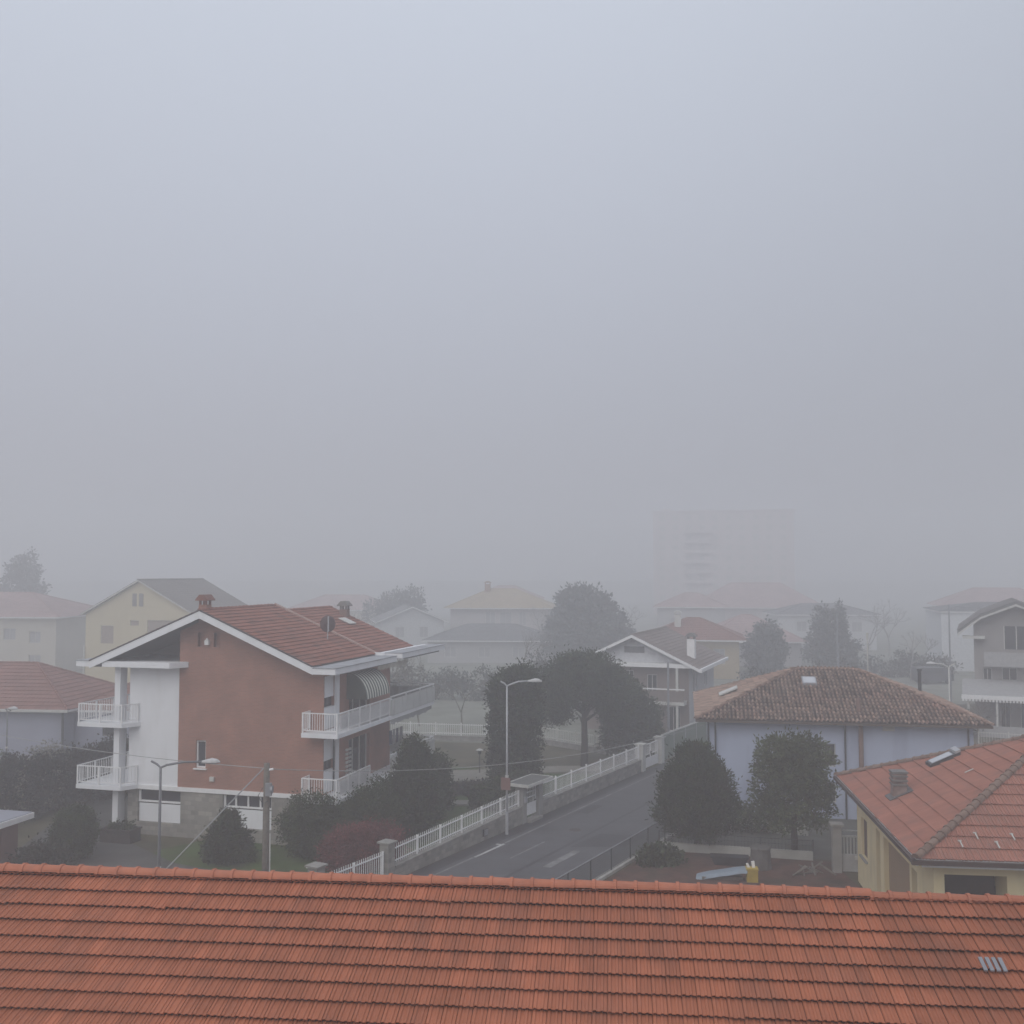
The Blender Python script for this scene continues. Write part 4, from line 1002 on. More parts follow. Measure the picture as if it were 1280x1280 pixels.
# ================================================================== lamps, poles, wires
def street_lamp(label, loc, h, arm, heading, m=GALV, stub=0.45, rad=0.055):
    t = thing('street_lamp', label, 'street lamp', loc, heading, 'street lamps')
    q = MB(); q.tube([(0, 0, -0.05), (0, 0, h * 0.5), (0, 0, h - 0.15)], [rad * 1.25, rad, rad * 0.8], 10); po = q.build('pole', m, t, smooth=True)
    q = MB(); q.tube([(0, 0, 0), (0, 0, 1.2)], rad * 1.6, 10); q.build('sleeve', m, po)
    q = MB(); q.tube([(0, 0, 3.0 if h > 7 else 1.9), (0, 0, 3.12 if h > 7 else 2.02)], rad * 1.7, 8); q.build('clamp', OFFWHITE, po)
    q = MB(); q.tube([(-stub, 0, h + 0.10), (-stub * 0.4, 0, h - 0.02), (0, 0, h - 0.16), (0.25, 0, h - 0.05), (arm * 0.55, 0, h + 0.08), (arm, 0, h + 0.10)], 0.045, 8); q.build('arm', m, t, smooth=True)
    q = MB(); L2 = 0.78
    prof = [(0, 0.03, 0.05), (0.18, 0.12, 0.10), (0.42, 0.17, 0.17), (0.64, 0.13, 0.13), (L2, 0.04, 0.04)]
    rings = []
    for (x, wy, hz_) in prof:
        rings.append([(arm - 0.05 + x, cos(2 * pi * j / 10) * wy, h + 0.09 + (sin(2 * pi * j / 10) * hz_ if sin(2 * pi * j / 10) > 0 else sin(2 * pi * j / 10) * 0.04)) for j in range(10)])
    for a, b in zip(rings, rings[1:]):
        for j in range(10): q.poly([a[j], a[(j + 1) % 10], b[(j + 1) % 10], b[j]])
    he = q.build('lamp_head', mat('lamp_head_grey', (0.50, 0.50, 0.50), 0.5), t, smooth=True)
    q = MB(); q.poly([(arm + 0.2, -0.1, h + 0.045), (arm + 0.55, -0.1, h + 0.045), (arm + 0.55, 0.1, h + 0.045), (arm + 0.2, 0.1, h + 0.045)]); q.build('lens', mat('lamp_lens', (0.3, 0.3, 0.28), 0.3), he)
    return t


ML = street_lamp('tall grey street lamp with a red sign on its pole beside the white railing', st(-27.95, 48.85), 8.0, 1.15, radians(-2), stub=0.35)
sg = thing('street_sign', 'small weathered red sign board fixed to the street lamp pole', 'sign', st(-27.95, 48.85), STREET)
q = MB(); q.box(-0.30, 0.26, -0.10, -0.075, 2.35, 3.0); q.build('board', mat('faded_red_board', (0.20, 0.105, 0.088), 0.8, 0.12, 4), sg)
q = MB()
for z in (2.5, 2.85): q.box(-0.08, 0.08, -0.09, 0.08, z, z + 0.04)
q.build('bracket', GALV, sg)
street_lamp('dark street lamp in front of the brick house, its head hanging before the small window', (-14.35, 43.0, 0), 6.15, 1.75, radians(4), m=mat('dark_lamp_pole', (0.17, 0.175, 0.19), 0.6), stub=0.4, rad=0.06)
street_lamp('faint white street lamp far right beyond the mossy roof', (31.7, 76.0, 0), 7.2, 0.9, radians(184), m=OFFWHITE)
street_lamp('pale street lamp rising from the hedge by the far left garage', (-34.6, 72.0, 0), 4.5, 0.05, radians(10), m=mat('grey_lamp_pole', (0.14, 0.14, 0.145), 0.7), stub=0.15)

PX, PY = -9.78, 42.0
UP = thing('utility_pole', 'weathered wooden utility pole standing in front of the brick house', 'utility pole', (PX, PY, 0))
q = MB(); q.tube([(0, 0, -0.1), (0, 0, 3), (0, 0, 6.35)], [0.155, 0.14, 0.115], 10); q.build('pole', WOOD, UP, smooth=True)
q = MB(); q.tube([(0.17, -0.03, 0), (0.17, -0.03, 3.6)], 0.03, 6); q.build('conduit', OFFWHITE, UP)
q = MB(); q.box(0.0, 0.24, -0.24, -0.1, 5.1, 5.6); q.tube([(0.2, -0.14, 5.35), (0.28, -0.14, 5.35)], 0.16, 10); q.build('junction_box', GREYM, UP)
q = MB(); q.tube([(-0.13, -0.1, 5.4), (-0.3, -0.14, 5.1), (-0.12, -0.15, 4.8), (0.1, -0.16, 4.9)], 0.015, 4); q.build('cable_loop', DARKM, UP)
q = MB(); q.tube([(0.1, -0.02, 6.1), (0.26, -0.02, 6.12)], 0.05, 6); q.build('insulator', WHITEP, UP)
gw = MB(); gw.tube([(PX - 0.08, PY - 0.02, 6.2), (PX - 6.1, PY + 0.6, 0.0)], 0.028, 5)
tag(gw.build('guy_wire', GALV), 'taut diagonal guy wire from the wooden pole down to the ground', 'wire')


def cable(name, label, p, q_, sag, r=0.018, n=24, m=None):
    c = MB(); pts = []
    for k in range(n + 1):
        s = k / n; pts.append((p[0] + (q_[0] - p[0]) * s, p[1] + (q_[1] - p[1]) * s, p[2] + (q_[2] - p[2]) * s - 4 * sag * s * (1 - s)))
    c.tube(pts, r, 5); return tag(c.build(name, m or mat('grey_cable', (0.33, 0.33, 0.33), 0.7)), label, 'cable')


cable('overhead_cable', 'pale overhead cable sagging from the wooden pole to the lilac house', (PX + 0.2, PY, 6.12), (11.6, 60.95, 5.25), 0.95)
cable('overhead_cable', 'thin overhead cable crossing the white wall left of the wooden pole', (PX - 0.1, PY, 6.15), (-34.5, 62.0, 5.3), 0.35, r=0.016)
for (x, y, h, lab) in ((11.75, 78.9, 7.2, 'slim grey pole behind the driveway gate'), (33.0, 106.0, 9.5, 'thin faint dark pole left of the far white building'), (45.2, 108.0, 10.5, 'faint dark pole in front of the far white building')):
    t = thing('utility_pole', lab, 'pole', (x, y, 0)); q = MB(); q.tube([(0, 0, -0.1), (0, 0, h)], [0.11, 0.075], 8); q.build('pole', GREYM, t); q = MB(); q.tube([(0, 0, h), (0, 0, h + 0.12)], [0.09, 0.02], 8); q.build('cap', GREYM, t)


# ================================================================== planting
DKG = leaf_mat('dark_evergreen_leaf', (0.018, 0.027, 0.012), col2=(0.036, 0.052, 0.017))
DKG2 = leaf_mat('dark_shrub_leaf', (0.020, 0.032, 0.012), col2=(0.044, 0.064, 0.019))
PINEG = leaf_mat('pine_needle', (0.024, 0.035, 0.016), col2=(0.044, 0.060, 0.022))
OLIVE = leaf_mat('olive_green_leaf', (0.044, 0.060, 0.026), col2=(0.072, 0.090, 0.036))
REDL = leaf_mat('dull_red_leaf', (0.125, 0.036, 0.034), col2=(0.16, 0.045, 0.042))
PALEL = leaf_mat('pale_seedhead', (0.16, 0.15, 0.115))
MIDG = leaf_mat('mid_green_leaf', (0.035, 0.050, 0.022), col2=(0.055, 0.07, 0.03))

# two clipped evergreens across the street
t = thing('evergreen_tree', 'dense dark egg-shaped evergreen left of its looser neighbour, at the mesh fence end', 'tree', (9.3, 53.2, 0), 0, 'trees in front of the blue house')
trunk(t, 1.3, 0.14, spread=1.0)
leaves('crown', t, DKG, [(0, 0, 2.0, 1.95, 1.85, 1.35), (0, 0, 2.95, 1.75, 1.7, 1.6), (0, 0, 3.85, 1.2, 1.2, 1.35), (0.1, 0, 4.55, 0.6, 0.6, 0.7)], 42000, 0.20, 0.36, up=0.6, per=20, spread=0.15, shell=0.6, lump=0.08)
t = thing('evergreen_tree', 'looser flat-topped evergreen with bare gaps low down, in front of the lilac wall', 'tree', (13.8, 51.7, 0), 0, 'trees in front of the blue house')
trunk(t, 1.7, 0.17, spread=1.6, limbs=9)
bl = [(0, 0, 4.55, 1.8, 1.8, 1.25, 1.4), (0.5, 0.2, 4.9, 1.5, 1.5, 1.0), (-0.5, 0, 5.1, 1.2, 1.3, 0.95), (-0.9, 0, 3.5, 1.1, 1.1, 0.75), (0.9, 0.2, 3.4, 1.1, 1.2, 0.8), (0.1, -0.4, 3.2, 1.4, 1.2, 0.9)]
bl += [(1.3 * cos(a), 1.2 * sin(a), z, 0.75, 0.7, 0.26, 0.8) for a, z in ((0.2, 2.3), (1.3, 2.0), (2.5, 2.45), (3.5, 2.1), (4.6, 2.5), (5.5, 1.95), (3.0, 2.75), (0.0, 2.75), (4.1, 1.8), (5.1, 2.2))]
leaves('crown', t, OLIVE, bl, 21000, 0.19, 0.42, up=0.15, per=16, spread=0.13, shell=0.55, lump=0.15)

# street-side garden
shrub('clipped_shrub', 'big dark rounded evergreen shrub beside the stone base of the brick house', 'shrub', (-9.7, 52.0, 0), DKG2, [(0, 0, 1.5, 1.75, 1.4, 1.45), (0.3, 0.2, 1.1, 1.7, 1.5, 1.1)], 24000, 0.12, per=18, spread=0.14, lump=0.07, shell=0.7)
shrub('clipped_shrub', 'dark green bushy hedge mass below the right balconies', 'hedge', (-7.3, 53.6, 0), DKG2, [(0, 0, 1.4, 1.6, 1.5, 1.55), (0.8, 1.5, 1.6, 1.6, 1.5, 1.65), (-0.8, 0.2, 1.0, 1.3, 1.3, 1.0)], 26000, 0.125, per=18, spread=0.15, lump=0.09, shell=0.7)
shrub('red_shrub', 'rounded dull red shrub behind the white picket gate', 'shrub', (-7.05, 49.55, 0), REDL, [(0, 0, 1.05, 1.75, 1.3, 1.05), (0.8, 0.3, 1.05, 1.2, 1.1, 1.0), (-0.9, 0, 0.85, 1.0, 1.0, 0.85)], 22000, 0.11, per=16, spread=0.15, lump=0.08, shell=0.65)
t = thing('conifer', 'tall dark pointed conifer beside the red shrub, in front of the balconies', 'tree', (-5.2, 55.4, 0)); trunk(t, 1.0, 0.12, spread=0.8)
leaves('crown', t, DKG, [(0, 0, 1.5, 1.35, 1.3, 1.5), (0, 0, 2.7, 1.15, 1.1, 1.5), (0.05, 0, 3.8, 0.8, 0.8, 1.1), (0.05, 0, 4.6, 0.42, 0.42, 0.6)], 22000, 0.19, 0.45, up=0.3, per=18, spread=0.17, lump=0.12)
t = thing('conifer', 'smaller grey-green conifer half behind the tall pointed one', 'tree', (-4.4, 60.0, 0)); trunk(t, 1.0, 0.1, spread=0.7)
leaves('crown', t, DKG2, [(0, 0, 1.4, 0.95, 1.0, 1.3), (0.1, 0, 2.5, 0.75, 0.8, 1.0), (-0.6, 0.5, 2.2, 0.7, 0.8, 0.9)], 11000, 0.18, 0.45, up=0.2, per=18, spread=0.17)
t = thing('conifer', 'small bristly dark conifer on the grass in front of the stone base', 'tree', (-13.75, 51.0, 0)); trunk(t, 0.5, 0.08, spread=0.5)
leaves('crown', t, DKG, [(0, 0, 0.7, 1.08, 1.0, 0.7), (0, 0, 1.2, 0.82, 0.8, 0.7), (0, 0, 1.75, 0.42, 0.4, 0.45), (0.12, 0, 2.1, 0.22, 0.2, 0.3, 1.5)], 13000, 0.2, 0.35, up=0.25, per=14, spread=0.14, lump=0.16)
t = thing('columnar_tree', 'tall dark columnar evergreen behind the street lamp', 'tree', (0.15, 66.4, 0), 0); trunk(t, 1.2, 0.16, spread=1.0)
leaves('crown', t, DKG, [(0, 0, 1.8, 1.65, 1.5, 1.8), (0, 0, 3.8, 1.65, 1.5, 1.9), (0.1, 0, 5.8, 1.6, 1.5, 1.6), (0.45, 0, 7.0, 1.2, 1.1, 0.95), (-0.7, 0, 6.4, 0.85, 0.85, 1.1)], 34000, 0.22, 0.45, up=0.35, per=18, spread=0.19, lump=0.12)
t = thing('pine_tree', 'broad dark pine with bare trunk and wide flat-bottomed crown', 'tree', (5.2, 75.6, 0), 0); trunk(t, 3.2, 0.24, spread=2.4, limbs=10, top=5.5)
leaves('crown', t, PINEG, [(-0.2, 0, 6.1, 2.6, 2.4, 1.75, 1.3), (-2.0, 0, 5.0, 1.5, 1.6, 1.6), (1.9, 0, 5.4, 1.75, 1.7, 1.6), (-1.2, 0, 6.7, 1.7, 1.6, 1.2), (0.9, 0, 6.8, 1.8, 1.6, 1.1), (-2.5, 0, 3.9, 0.9, 1.0, 0.9), (-1.5, 0.3, 3.6, 0.6, 0.6, 0.45), (2.4, 0, 4.2, 1.1, 1.2, 0.9)], 40000, 0.23, 0.4, up=0.25, per=18, spread=0.2, lump=0.12, shell=0.6)
t = thing('evergreen_tree', 'drooping dark evergreen right of the broad pine, behind the driveway gate', 'tree', (8.7, 78.6, 0), 0); trunk(t, 1.4, 0.18, spread=1.4)
leaves('crown', t, PINEG, [(0, 0, 2.6, 1.9, 1.7, 2.3), (-0.5, 0, 4.3, 1.7, 1.6, 1.5), (0.9, 0, 3.4, 1.3, 1.3, 1.2), (1.5, 0, 1.9, 1.1, 1.1, 1.4), (-1.2, 0, 2.0, 1.0, 1.1, 1.5)], 17000, 0.28, 0.42, per=18, spread=0.2, lump=0.13)
shrub('low_bush', 'low dark spreading bush at the foot of the columnar evergreen', 'shrub', (-0.7, 62.4, 0), DKG2, [(-0.3, 0, 0.65, 1.5, 1.1, 0.8), (0.8, 0.8, 0.9, 1.1, 1.0, 0.95)], 9000, 0.2, per=16, spread=0.16)
shrub('low_bush', 'flat brown-green bush bordering the garden slabs', 'shrub', (-2.2, 66.4, 0), leaf_mat('brown_green_leaf', (0.05, 0.043, 0.03)), [(-1.2, 0.2, 0.25, 1.3, 0.7, 0.35), (0.4, -0.3, 0.3, 1.4, 0.8, 0.4)], 6000, 0.17, per=14, spread=0.14)
shrub('clipped_shrub', 'dome-shaped dark shrub beside the driveway, taller of the pair', 'shrub', (-21.4, 51.6, 0), DKG2, [(0, 0, 1.15, 1.05, 1.0, 1.2), (0.1, 0, 1.5, 0.9, 0.9, 1.05)], 20000, 0.10, per=18, spread=0.10, lump=0.03, shell=0.72)
shrub('low_bush', 'lower loose green bush in front of the dome-shaped shrub', 'shrub', (-21.6, 49.3, 0), leaf_mat('grey_green_leaf', (0.034, 0.038, 0.024)), [(0, 0, 0.45, 1.0, 0.9, 0.85), (-0.8, 0.2, 0.4, 0.8, 0.8, 0.6)], 6000, 0.2, per=14, spread=0.15)
hd_ = thing('tall_hedge', 'tall dark hedge running along the yard left of the brick house', 'hedge', (-30.4, 56.0, 0))
for k in range(9): s = MB(); s.tube([(k * 0.85 - 0.2, k * 1.7, -0.05), (k * 0.85 - 0.15, k * 1.7, 2.2)], [0.07, 0.03], 5); s.build('stem', BARK, hd_)
leaves('foliage', hd_, leaf_mat('dull_hedge_leaf', (0.026, 0.028, 0.022)), [(-1.8 + k * 1.05, -4.2 + k * 2.1, 1.45, 1.05, 1.35, 1.5 + 0.25 * sin(k * 2.1)) for k in range(10)], 34000, 0.2, per=18, spread=0.18, box=True)
for (x, y, r, h, m, lab) in ((-31.2, 70.8, 1.7, 1.25, PALEL, 'pale dry bush with light seedheads against the lilac garage wall'), (-34.8, 69.8, 1.8, 1.05, OLIVE, 'dull green bush below the left end of the garage wall'), (-27.4, 72.6, 1.3, 1.0, PALEL, 'pale dry bush near the garage window, behind the balcony column')):
    shrub('dry_bush', lab, 'bush', (x, y, 0), m, [(0, 0, h * 0.9, r, 1.0, h), (r * 0.5, 0, h * 0.7, r * 0.7, 0.9, h * 0.8)], 4200, 0.17, per=10, spread=0.2)
shrub('low_bush', 'small green weedy bush against the kerb of the mesh fence', 'bush', st(-18.9, 47.4), MIDG, [(0, 0, 0.35, 0.75, 0.6, 0.5), (0.5, 0.2, 0.3, 0.6, 0.5, 0.4)], 3800, 0.2, per=10, spread=0.13, up=0.5)
shrub('low_bush', 'round dark shrub between the lilac wall and the pale courtyard wall', 'shrub', (12.9, 57.2, 0), OLIVE, [(0, 0, 0.6, 1.6, 0.9, 0.7), (1.2, 0, 0.5, 1.0, 0.8, 0.55)], 5200, 0.19, per=14, spread=0.15)
# bare trees in the field
bare_tree('bare branching fruit tree behind the white railing, right of two', (-4.4, 91.5, 0), 6.6, 3, 'bare trees in the field', thick=0.10)
bare_tree('bare fruit tree behind the white parapet of the brick house', (-8.4, 95.0, 0), 7.6, 5, 'bare trees in the field', thick=0.10)
bare_tree('spreading bare tree just left of the columnar evergreen', (-1.2, 93.5, 0), 7.0, 9, 'bare trees in the field', thick=0.10)
bare_tree('faint bare tree above the right balcony, before the grey house', (-12.3, 100.0, 0), 9.6, 12, 'bare trees in the field', thick=0.12)
bare_tree('faint thin bare tree in front of the yellow-roofed house', (1.2, 118.0, 0), 9.5, 15, 'bare trees in the field', thick=0.11)
bare_tree('pale bare shrubby tree beside the far right porch fence', (37.2, 84.0, 0), 4.6, 21, 'bare trees in the field', thick=0.07)
bare_tree('thin bare sapling behind the driveway gate before the white-gabled house', (11.2, 83.2, 0), 5.4, 25, 'bare trees in the field', thick=0.06, depth=4)
bare_tree('bare branching shrub on the left behind the flat-roofed shed', (-25.6, 53.2, 0), 3.2, 31, 'bare trees in the field', thick=0.05, depth=4, m=BARK)
for (x, y, h, sd_) in ((-33, 152, 10, 41), (-27, 165, 11, 42), (5, 172, 10, 43), (20, 178, 11, 44), (54, 158, 10, 45), (62, 172, 11, 46), (68, 150, 9, 47), (51, 134, 8, 48)):
    bare_tree('faint bare tree lost in the fog among the far houses', (x, y, 0), h, sd_, 'bare trees lost in the fog', thick=0.16, m=mat('misty_grey_bark', (0.22, 0.21, 0.20), 0.95))
def far_hedge(lab, a, b, h, seed):
    t = thing('field_hedge', lab, 'hedge', (a[0], a[1], 0), 0, 'hedges across the field'); rd = random.Random(seed)
    B = (b[0] - a[0], b[1] - a[1]); L_ = sqrt(B[0] ** 2 + B[1] ** 2); n = max(4, int(L_ / 1.8))
    s = MB(); s.tube([(0, 0, -0.1), (B[0] * 0.02, 0, h * 0.6)], [0.1, 0.04], 5); s.build('stem', BARKP, t)
    leaves('foliage', t, leaf_mat('misty_hedge_leaf', (0.060, 0.064, 0.055)), [(B[0] * k / n, B[1] * k / n, h * 0.45 * rd.uniform(0.8, 1.2), 1.5, 1.1, h * 0.5 * rd.uniform(0.7, 1.35)) for k in range(n + 1)], int(L_ * 420), 0.34, per=14, spread=0.28, lump=0.2)


far_hedge('uneven misty hedge along the far edge of the pale field behind the bare trees', (-17, 116), (2, 113), 3.4, 1)
far_hedge('misty hedge between the large rounded tree and the white-gabled house', (3, 118), (14, 121), 4.2, 2)
far_hedge('misty hedge in front of the foggy evergreen pair behind the mossy roof', (24, 108), (37, 116), 3.6, 3)
far_hedge('misty hedge left of the flat white building, behind the parked van', (46, 138), (58, 140), 3.0, 4)
far_hedge('low misty hedge right of the mossy roof in front of the bent-roofed house', (31.5, 84), (39, 90), 1.9, 5)
# far trees
FARG = leaf_mat('fog_paled_leaf', (0.11, 0.115, 0.112), var=0.2)  # leaf colour paled to put the fog's veil into far crowns


def far_tree(lab, loc, blobs, n, size, m=FARG, h=2.5, name='evergreen_tree', **kw):
    t = thing(name, lab, 'tree', loc, 0, 'trees fading in the fog'); trunk(t, h, 0.2, spread=1.2); leaves('crown', t, m, blobs, n, size, **kw); return t


far_tree('large rounded dark tree fading in fog behind the white-gabled house', (11.4, 158, 0), [(0, 0, 6.4, 5.2, 4.6, 4.8), (-0.8, 0, 9.0, 3.9, 3.6, 2.7), (1.8, 0, 5.2, 4.5, 4.4, 4.2), (-2.1, 0, 4.4, 4.4, 4.2, 4.4)], 24000, 0.6, h=3.5, per=20, spread=0.34, lump=0.10)
far_tree('faint columnar evergreen left of two in the fog behind the mossy roof', (33.8, 140, 0), [(0, 0, 3, 2.7, 2.5, 3.0), (0.2, 0, 4.9, 2.0, 2.0, 2.2)], 9000, 0.42, per=18, spread=0.3)
far_tree('faint pointed evergreen right of two in the fog behind the mossy roof', (43.5, 144, 0), [(0, 0, 3.6, 2.8, 2.5, 3.6), (0, 0, 6.6, 1.9, 1.8, 2.7), (1.5, 0, 2.8, 2.7, 2.5, 2.8)], 10000, 0.42, per=18, spread=0.3)
far_tree('faint thin cypress beside the pair of foggy evergreens', (46.4, 148, 0), [(0, 0, 4.2, 1.0, 1.0, 4.2), (0, 0, 7, 0.6, 0.6, 2.2)], 4000, 0.4, per=18, spread=0.2, name='cypress_tree')
far_tree('very faint tree above the beige building at the far left', (-95, 202, 0), [(0, 0, 10, 4.6, 4, 5), (0.5, 0, 14.6, 3.0, 2.8, 2.6), (-1, 0, 7, 5, 5, 4.5)], 9000, 0.6, h=6, per=18, spread=0.4)
far_tree('faint tree right of the pale yellow house in the fog', (-22.6, 200, 0), [(0, 0, 5, 5.4, 4.5, 4.6), (3, 0, 7.4, 3.4, 3, 3)], 8000, 0.55, per=18, spread=0.4)

# ================================================================== buildings behind
def far_house(name, label, loc, heading, W, D, ze, slope, kind, wm, tm, fr_h=(), rt_h=(), lf_h=(), ov=0.7, w=0.3, e=0.5, under=WHITEP, frame=OFFWHITE, bars=1, group=None, shutter=None, ridge_m=None, pane=GLASS):
    t = thing(name, label, 'house', loc, heading, group)
    b = MB(); b.wall((0, 0), U_F, W, -0.1, ze, fr_h, 0.2).wall((W, 0), U_R, D, -0.1, ze, rt_h, 0.2).wall((0, D), U_L, D, -0.1, ze, lf_h, 0.2).wall((W, D), U_B, W, -0.1, ze)
    if kind == 'gable_y':
        zr = ze + (W / 2) * slope
        for y in (0, D): b.poly([(0, y, ze), (W, y, ze), (W / 2, y, zr)])
    if kind == 'gable_x':
        zr = ze + (D / 2) * slope
        for x in (0, W): b.poly([(x, 0, ze), (x, D, ze), (x, D / 2, zr)])
    b.build('wall', wm, t)
    for h in fr_h: window(t, (0, 0), U_F, *h, 0.18, frame=frame, bars=bars, shutter=shutter, pane=pane)
    for h in rt_h: window(t, (W, 0), U_R, *h, 0.18, frame=frame, bars=bars, shutter=shutter, pane=pane)
    for h in lf_h: window(t, (0, D), U_L, *h, 0.18, frame=frame, bars=bars, shutter=shutter, pane=pane)
    ex = ov * slope
    if kind == 'hip': ro, _ = hip_roof(t, -ov, W + ov, -ov, D + ov, ze + 0.14, slope, tm, w=w, e=e, prof=FLATP, under=under, ridge_m=ridge_m)
    elif kind == 'gable_y': ro = gable_roof(t, -ov, W + ov, -ov, D + ov, ze - ex + 0.2, ze + W / 2 * slope + 0.2, 'y', tm, w=w, e=e, prof=FLATP, under=under, ridge_m=ridge_m)
    else: ro = gable_roof(t, -ov, W + ov, -ov, D + ov, ze - ex + 0.2, ze + D / 2 * slope + 0.2, 'x', tm, w=w, e=e, prof=FLATP, under=under, ridge_m=ridge_m)
    return t, ro


TILER = mat('fog_paled_red_tile', (0.40, 0.29, 0.28), 0.9, 0.12, 0.5, rnd=0.15)  # red roof colour lightened to imitate fading in the fog
TILED = mat('dull_red_far_tile', (0.24, 0.115, 0.092), 0.9, 0.12, 0.5, rnd=0.15)
TILEG = mat('grey_beige_roof_sheet', (0.20, 0.185, 0.17), 0.9, 0.1, 0.4, rnd=0.06)
TILEY = mat('yellowish_roof_tile', (0.42, 0.34, 0.23), 0.9, 0.1, 0.5, rnd=0.12)
BEIGE = mat('beige_render', (0.50, 0.47, 0.41), 0.9, 0.06, 0.4)  # far wall colour lightened, fog fade painted in
CREAMW = mat('cream_yellow_render', (0.54, 0.48, 0.33), 0.9, 0.05, 0.4)
GREYW = mat('grey_render', (0.40, 0.395, 0.40), 0.9, 0.06, 0.4)
BROWNW = mat('dull_brown_render', (0.22, 0.18, 0.165), 0.9, 0.08, 0.4)
LILACG = mat('pale_lilac_render', (0.34, 0.355, 0.44), 0.9, 0.05, 0.5, stain=((0.25, 0.26, 0.31), 0.6, 0.5, (1, 1, 0.3)))

PALEPANE = mat('fog_paled_pane', (0.34, 0.34, 0.35), 0.5, 0.1, 1)  # pane colour made pale to imitate the veil of fog, no curtains modelled
# lilac garage on the left
t, ro = far_house('garage', 'long pale lilac garage with low red tiled roof at the left edge', (-47.0, 78.6, 0), radians(6), 14.2, 10.5, 3.72, 0.50, 'hip', LILACG, TILED, ov=0.55)
q = MB(); q.tube([(14.14, -0.10, 0), (14.14, -0.10, 3.6)], 0.09, 8); q.build('downpipe', DARKM, t)
q = MB(); q.box(-0.6, 14.8, -0.70, -0.56, 3.72, 3.90); q.build('gutter', OFFWHITE, ro)
t, ro = far_house('garage', 'set-back lilac annex of the garage with a brown window, behind the balcony columns', (-32.7, 78.5, 0), radians(6), 9.5, 9.0, 3.55, 0.48, 'hip', LILACG, TILED, fr_h=[(2.2, 4.1, 1.75, 2.75)], frame=WOOD, ov=0.5)
# cream yellow house behind the brick house
def at_plane(px, Y): return (px - 640) / FOC * Y * 1.0
t, ro = far_house('cream_house', 'tall pale yellow gabled house behind the brick house', (-50.6, 124, 0), radians(15.5), 14.6, 13.0, 9.0, 0.52, 'gable_y', CREAMW, TILEG,
    fr_h=[(2.1, 3.85, 5.5, 7.6), (6.1, 7.25, 7.65, 8.25), (6.1, 7.25, 4.6, 5.2), (8.4, 12.4, 4.2, 8.3)], ov=0.45, shutter=(mat('brown_grey_shutter', (0.30, 0.25, 0.21), 0.9), 1.0), under=OFFWHITE)
q = MB()
for x in (6.35, 7.25): q.box(x, x + 0.55, -0.05, 0.0, 9.9, 11.4)
q.build('vent_slits', mat('grey_vent', (0.22, 0.21, 0.20), 0.9), t)
q = MB(); q.tube([(-0.06, -0.1, 0), (-0.06, -0.1, 5.2)], 0.11, 6); q.build('downpipe', OFFWHITE, t)
q = MB(); q.box(12.45, 14.6, -0.06, -0.0, 4.0, 8.3); q.build('panel', mat('grey_loggia', (0.25, 0.25, 0.25), 0.9), t)
# beige building far left
t, ro = far_house('beige_building', 'beige block with red roof and small balcony at the left edge, faded by fog', (-92.0, 145.0, 0), radians(5), 30.0, 16, 7.6, 0.36, 'hip', BEIGE, TILER, fr_h=[(12.2, 13.9, 4.2, 6.7), (14.9, 16.2, 4.0, 6.7), (22.5, 24.2, 4.6, 6.2), (26.2, 27.8, 4.2, 5.8), (12.2, 13.9, 0.8, 2.6), (26.2, 27.9, 0.8, 2.6)], pane=PALEPANE, ov=0.8)
q = MB(); q.box(11, 18.0, -1.4, 0, 3.1, 3.35); bo = q.build('balcony', OFFWHITE, t); railing(bo, [(11.05, -0.05), (11.05, -1.35), (17.95, -1.35), (17.95, -0.05)], 3.35, 1.0, m=OFFWHITE, bar=0.25)
q = MB(); q.box(9.0, 15.5, -0.6, 0, 0.0, 2.4); q.build('annex', mat('grey_white_render', (0.5, 0.5, 0.5), 0.9), t)

# white-gabled house beyond the pines
WG = thing('white_gabled_house', 'house with white front gable, long white beam and white chimney beyond the driveway gate', 'house', (6.3, 93.8, 0), radians(21))
GW_, GD_ = 9.6, 12.0; ze = 5.9; sl_g = 0.475
fh = [(3.9, 4.7, 4.55, 5.3), (5.9, 6.8, 2.95, 5.0), (7.6, 8.8, 0.2, 2.3), (5.6, 6.6, 0.3, 2.2)]
rh = [(1.5, 2.3, 3.4, 5.4), (2.9, 3.7, 3.4, 5.4), (7, 8.2, 3.4, 5.2)]
b = MB(); b.wall((0, 0), U_F, GW_, -0.1, ze - 0.2, fh, 0.2); b.wall((0, GD_), U_L, GD_, -0.1, ze); b.wall((GW_, GD_), U_B, GW_, -0.1, ze); b.build('wall', BROWNW, WG)
b = MB(); b.wall((GW_, 0), U_R, GD_, -0.1, ze, rh, 0.2); b.build('side_wall', mat('pale_grey_render', (0.48, 0.49, 0.50), 0.9, 0.05, 0.5), WG)
for h in fh: window(WG, (0, 0), U_F, *h, 0.18, frame=OFFWHITE)
for h in rh: window(WG, (GW_, 0), U_R, *h, 0.18, frame=WHITEP)
b = MB(); b.prism([(0, -0.05, ze + 0.15), (GW_, -0.05, ze + 0.15), (GW_ / 2, -0.05, ze + GW_ / 2 * sl_g)], (0, 0.2, 0)); ga = b.build('gable', mat('pale_gable_boards', (0.58, 0.59, 0.61), 0.8), WG)
b = MB(); b.box(3.9, 5.7, -0.08, -0.05, ze + 0.95, ze + 1.5)
for k in range(6): b.box(3.95 + k * 0.3, 4.03 + k * 0.3, -0.11, -0.08, ze + 0.97, ze + 1.48)
b.build('louvre', mat('grey_louvre', (0.2, 0.2, 0.21), 0.8), ga)
b = MB(); b.box(-0.4, GW_ + 0.35, -0.95, 0.1, ze - 0.2, ze + 0.14); b.build('white_beam', WHITEP, WG)
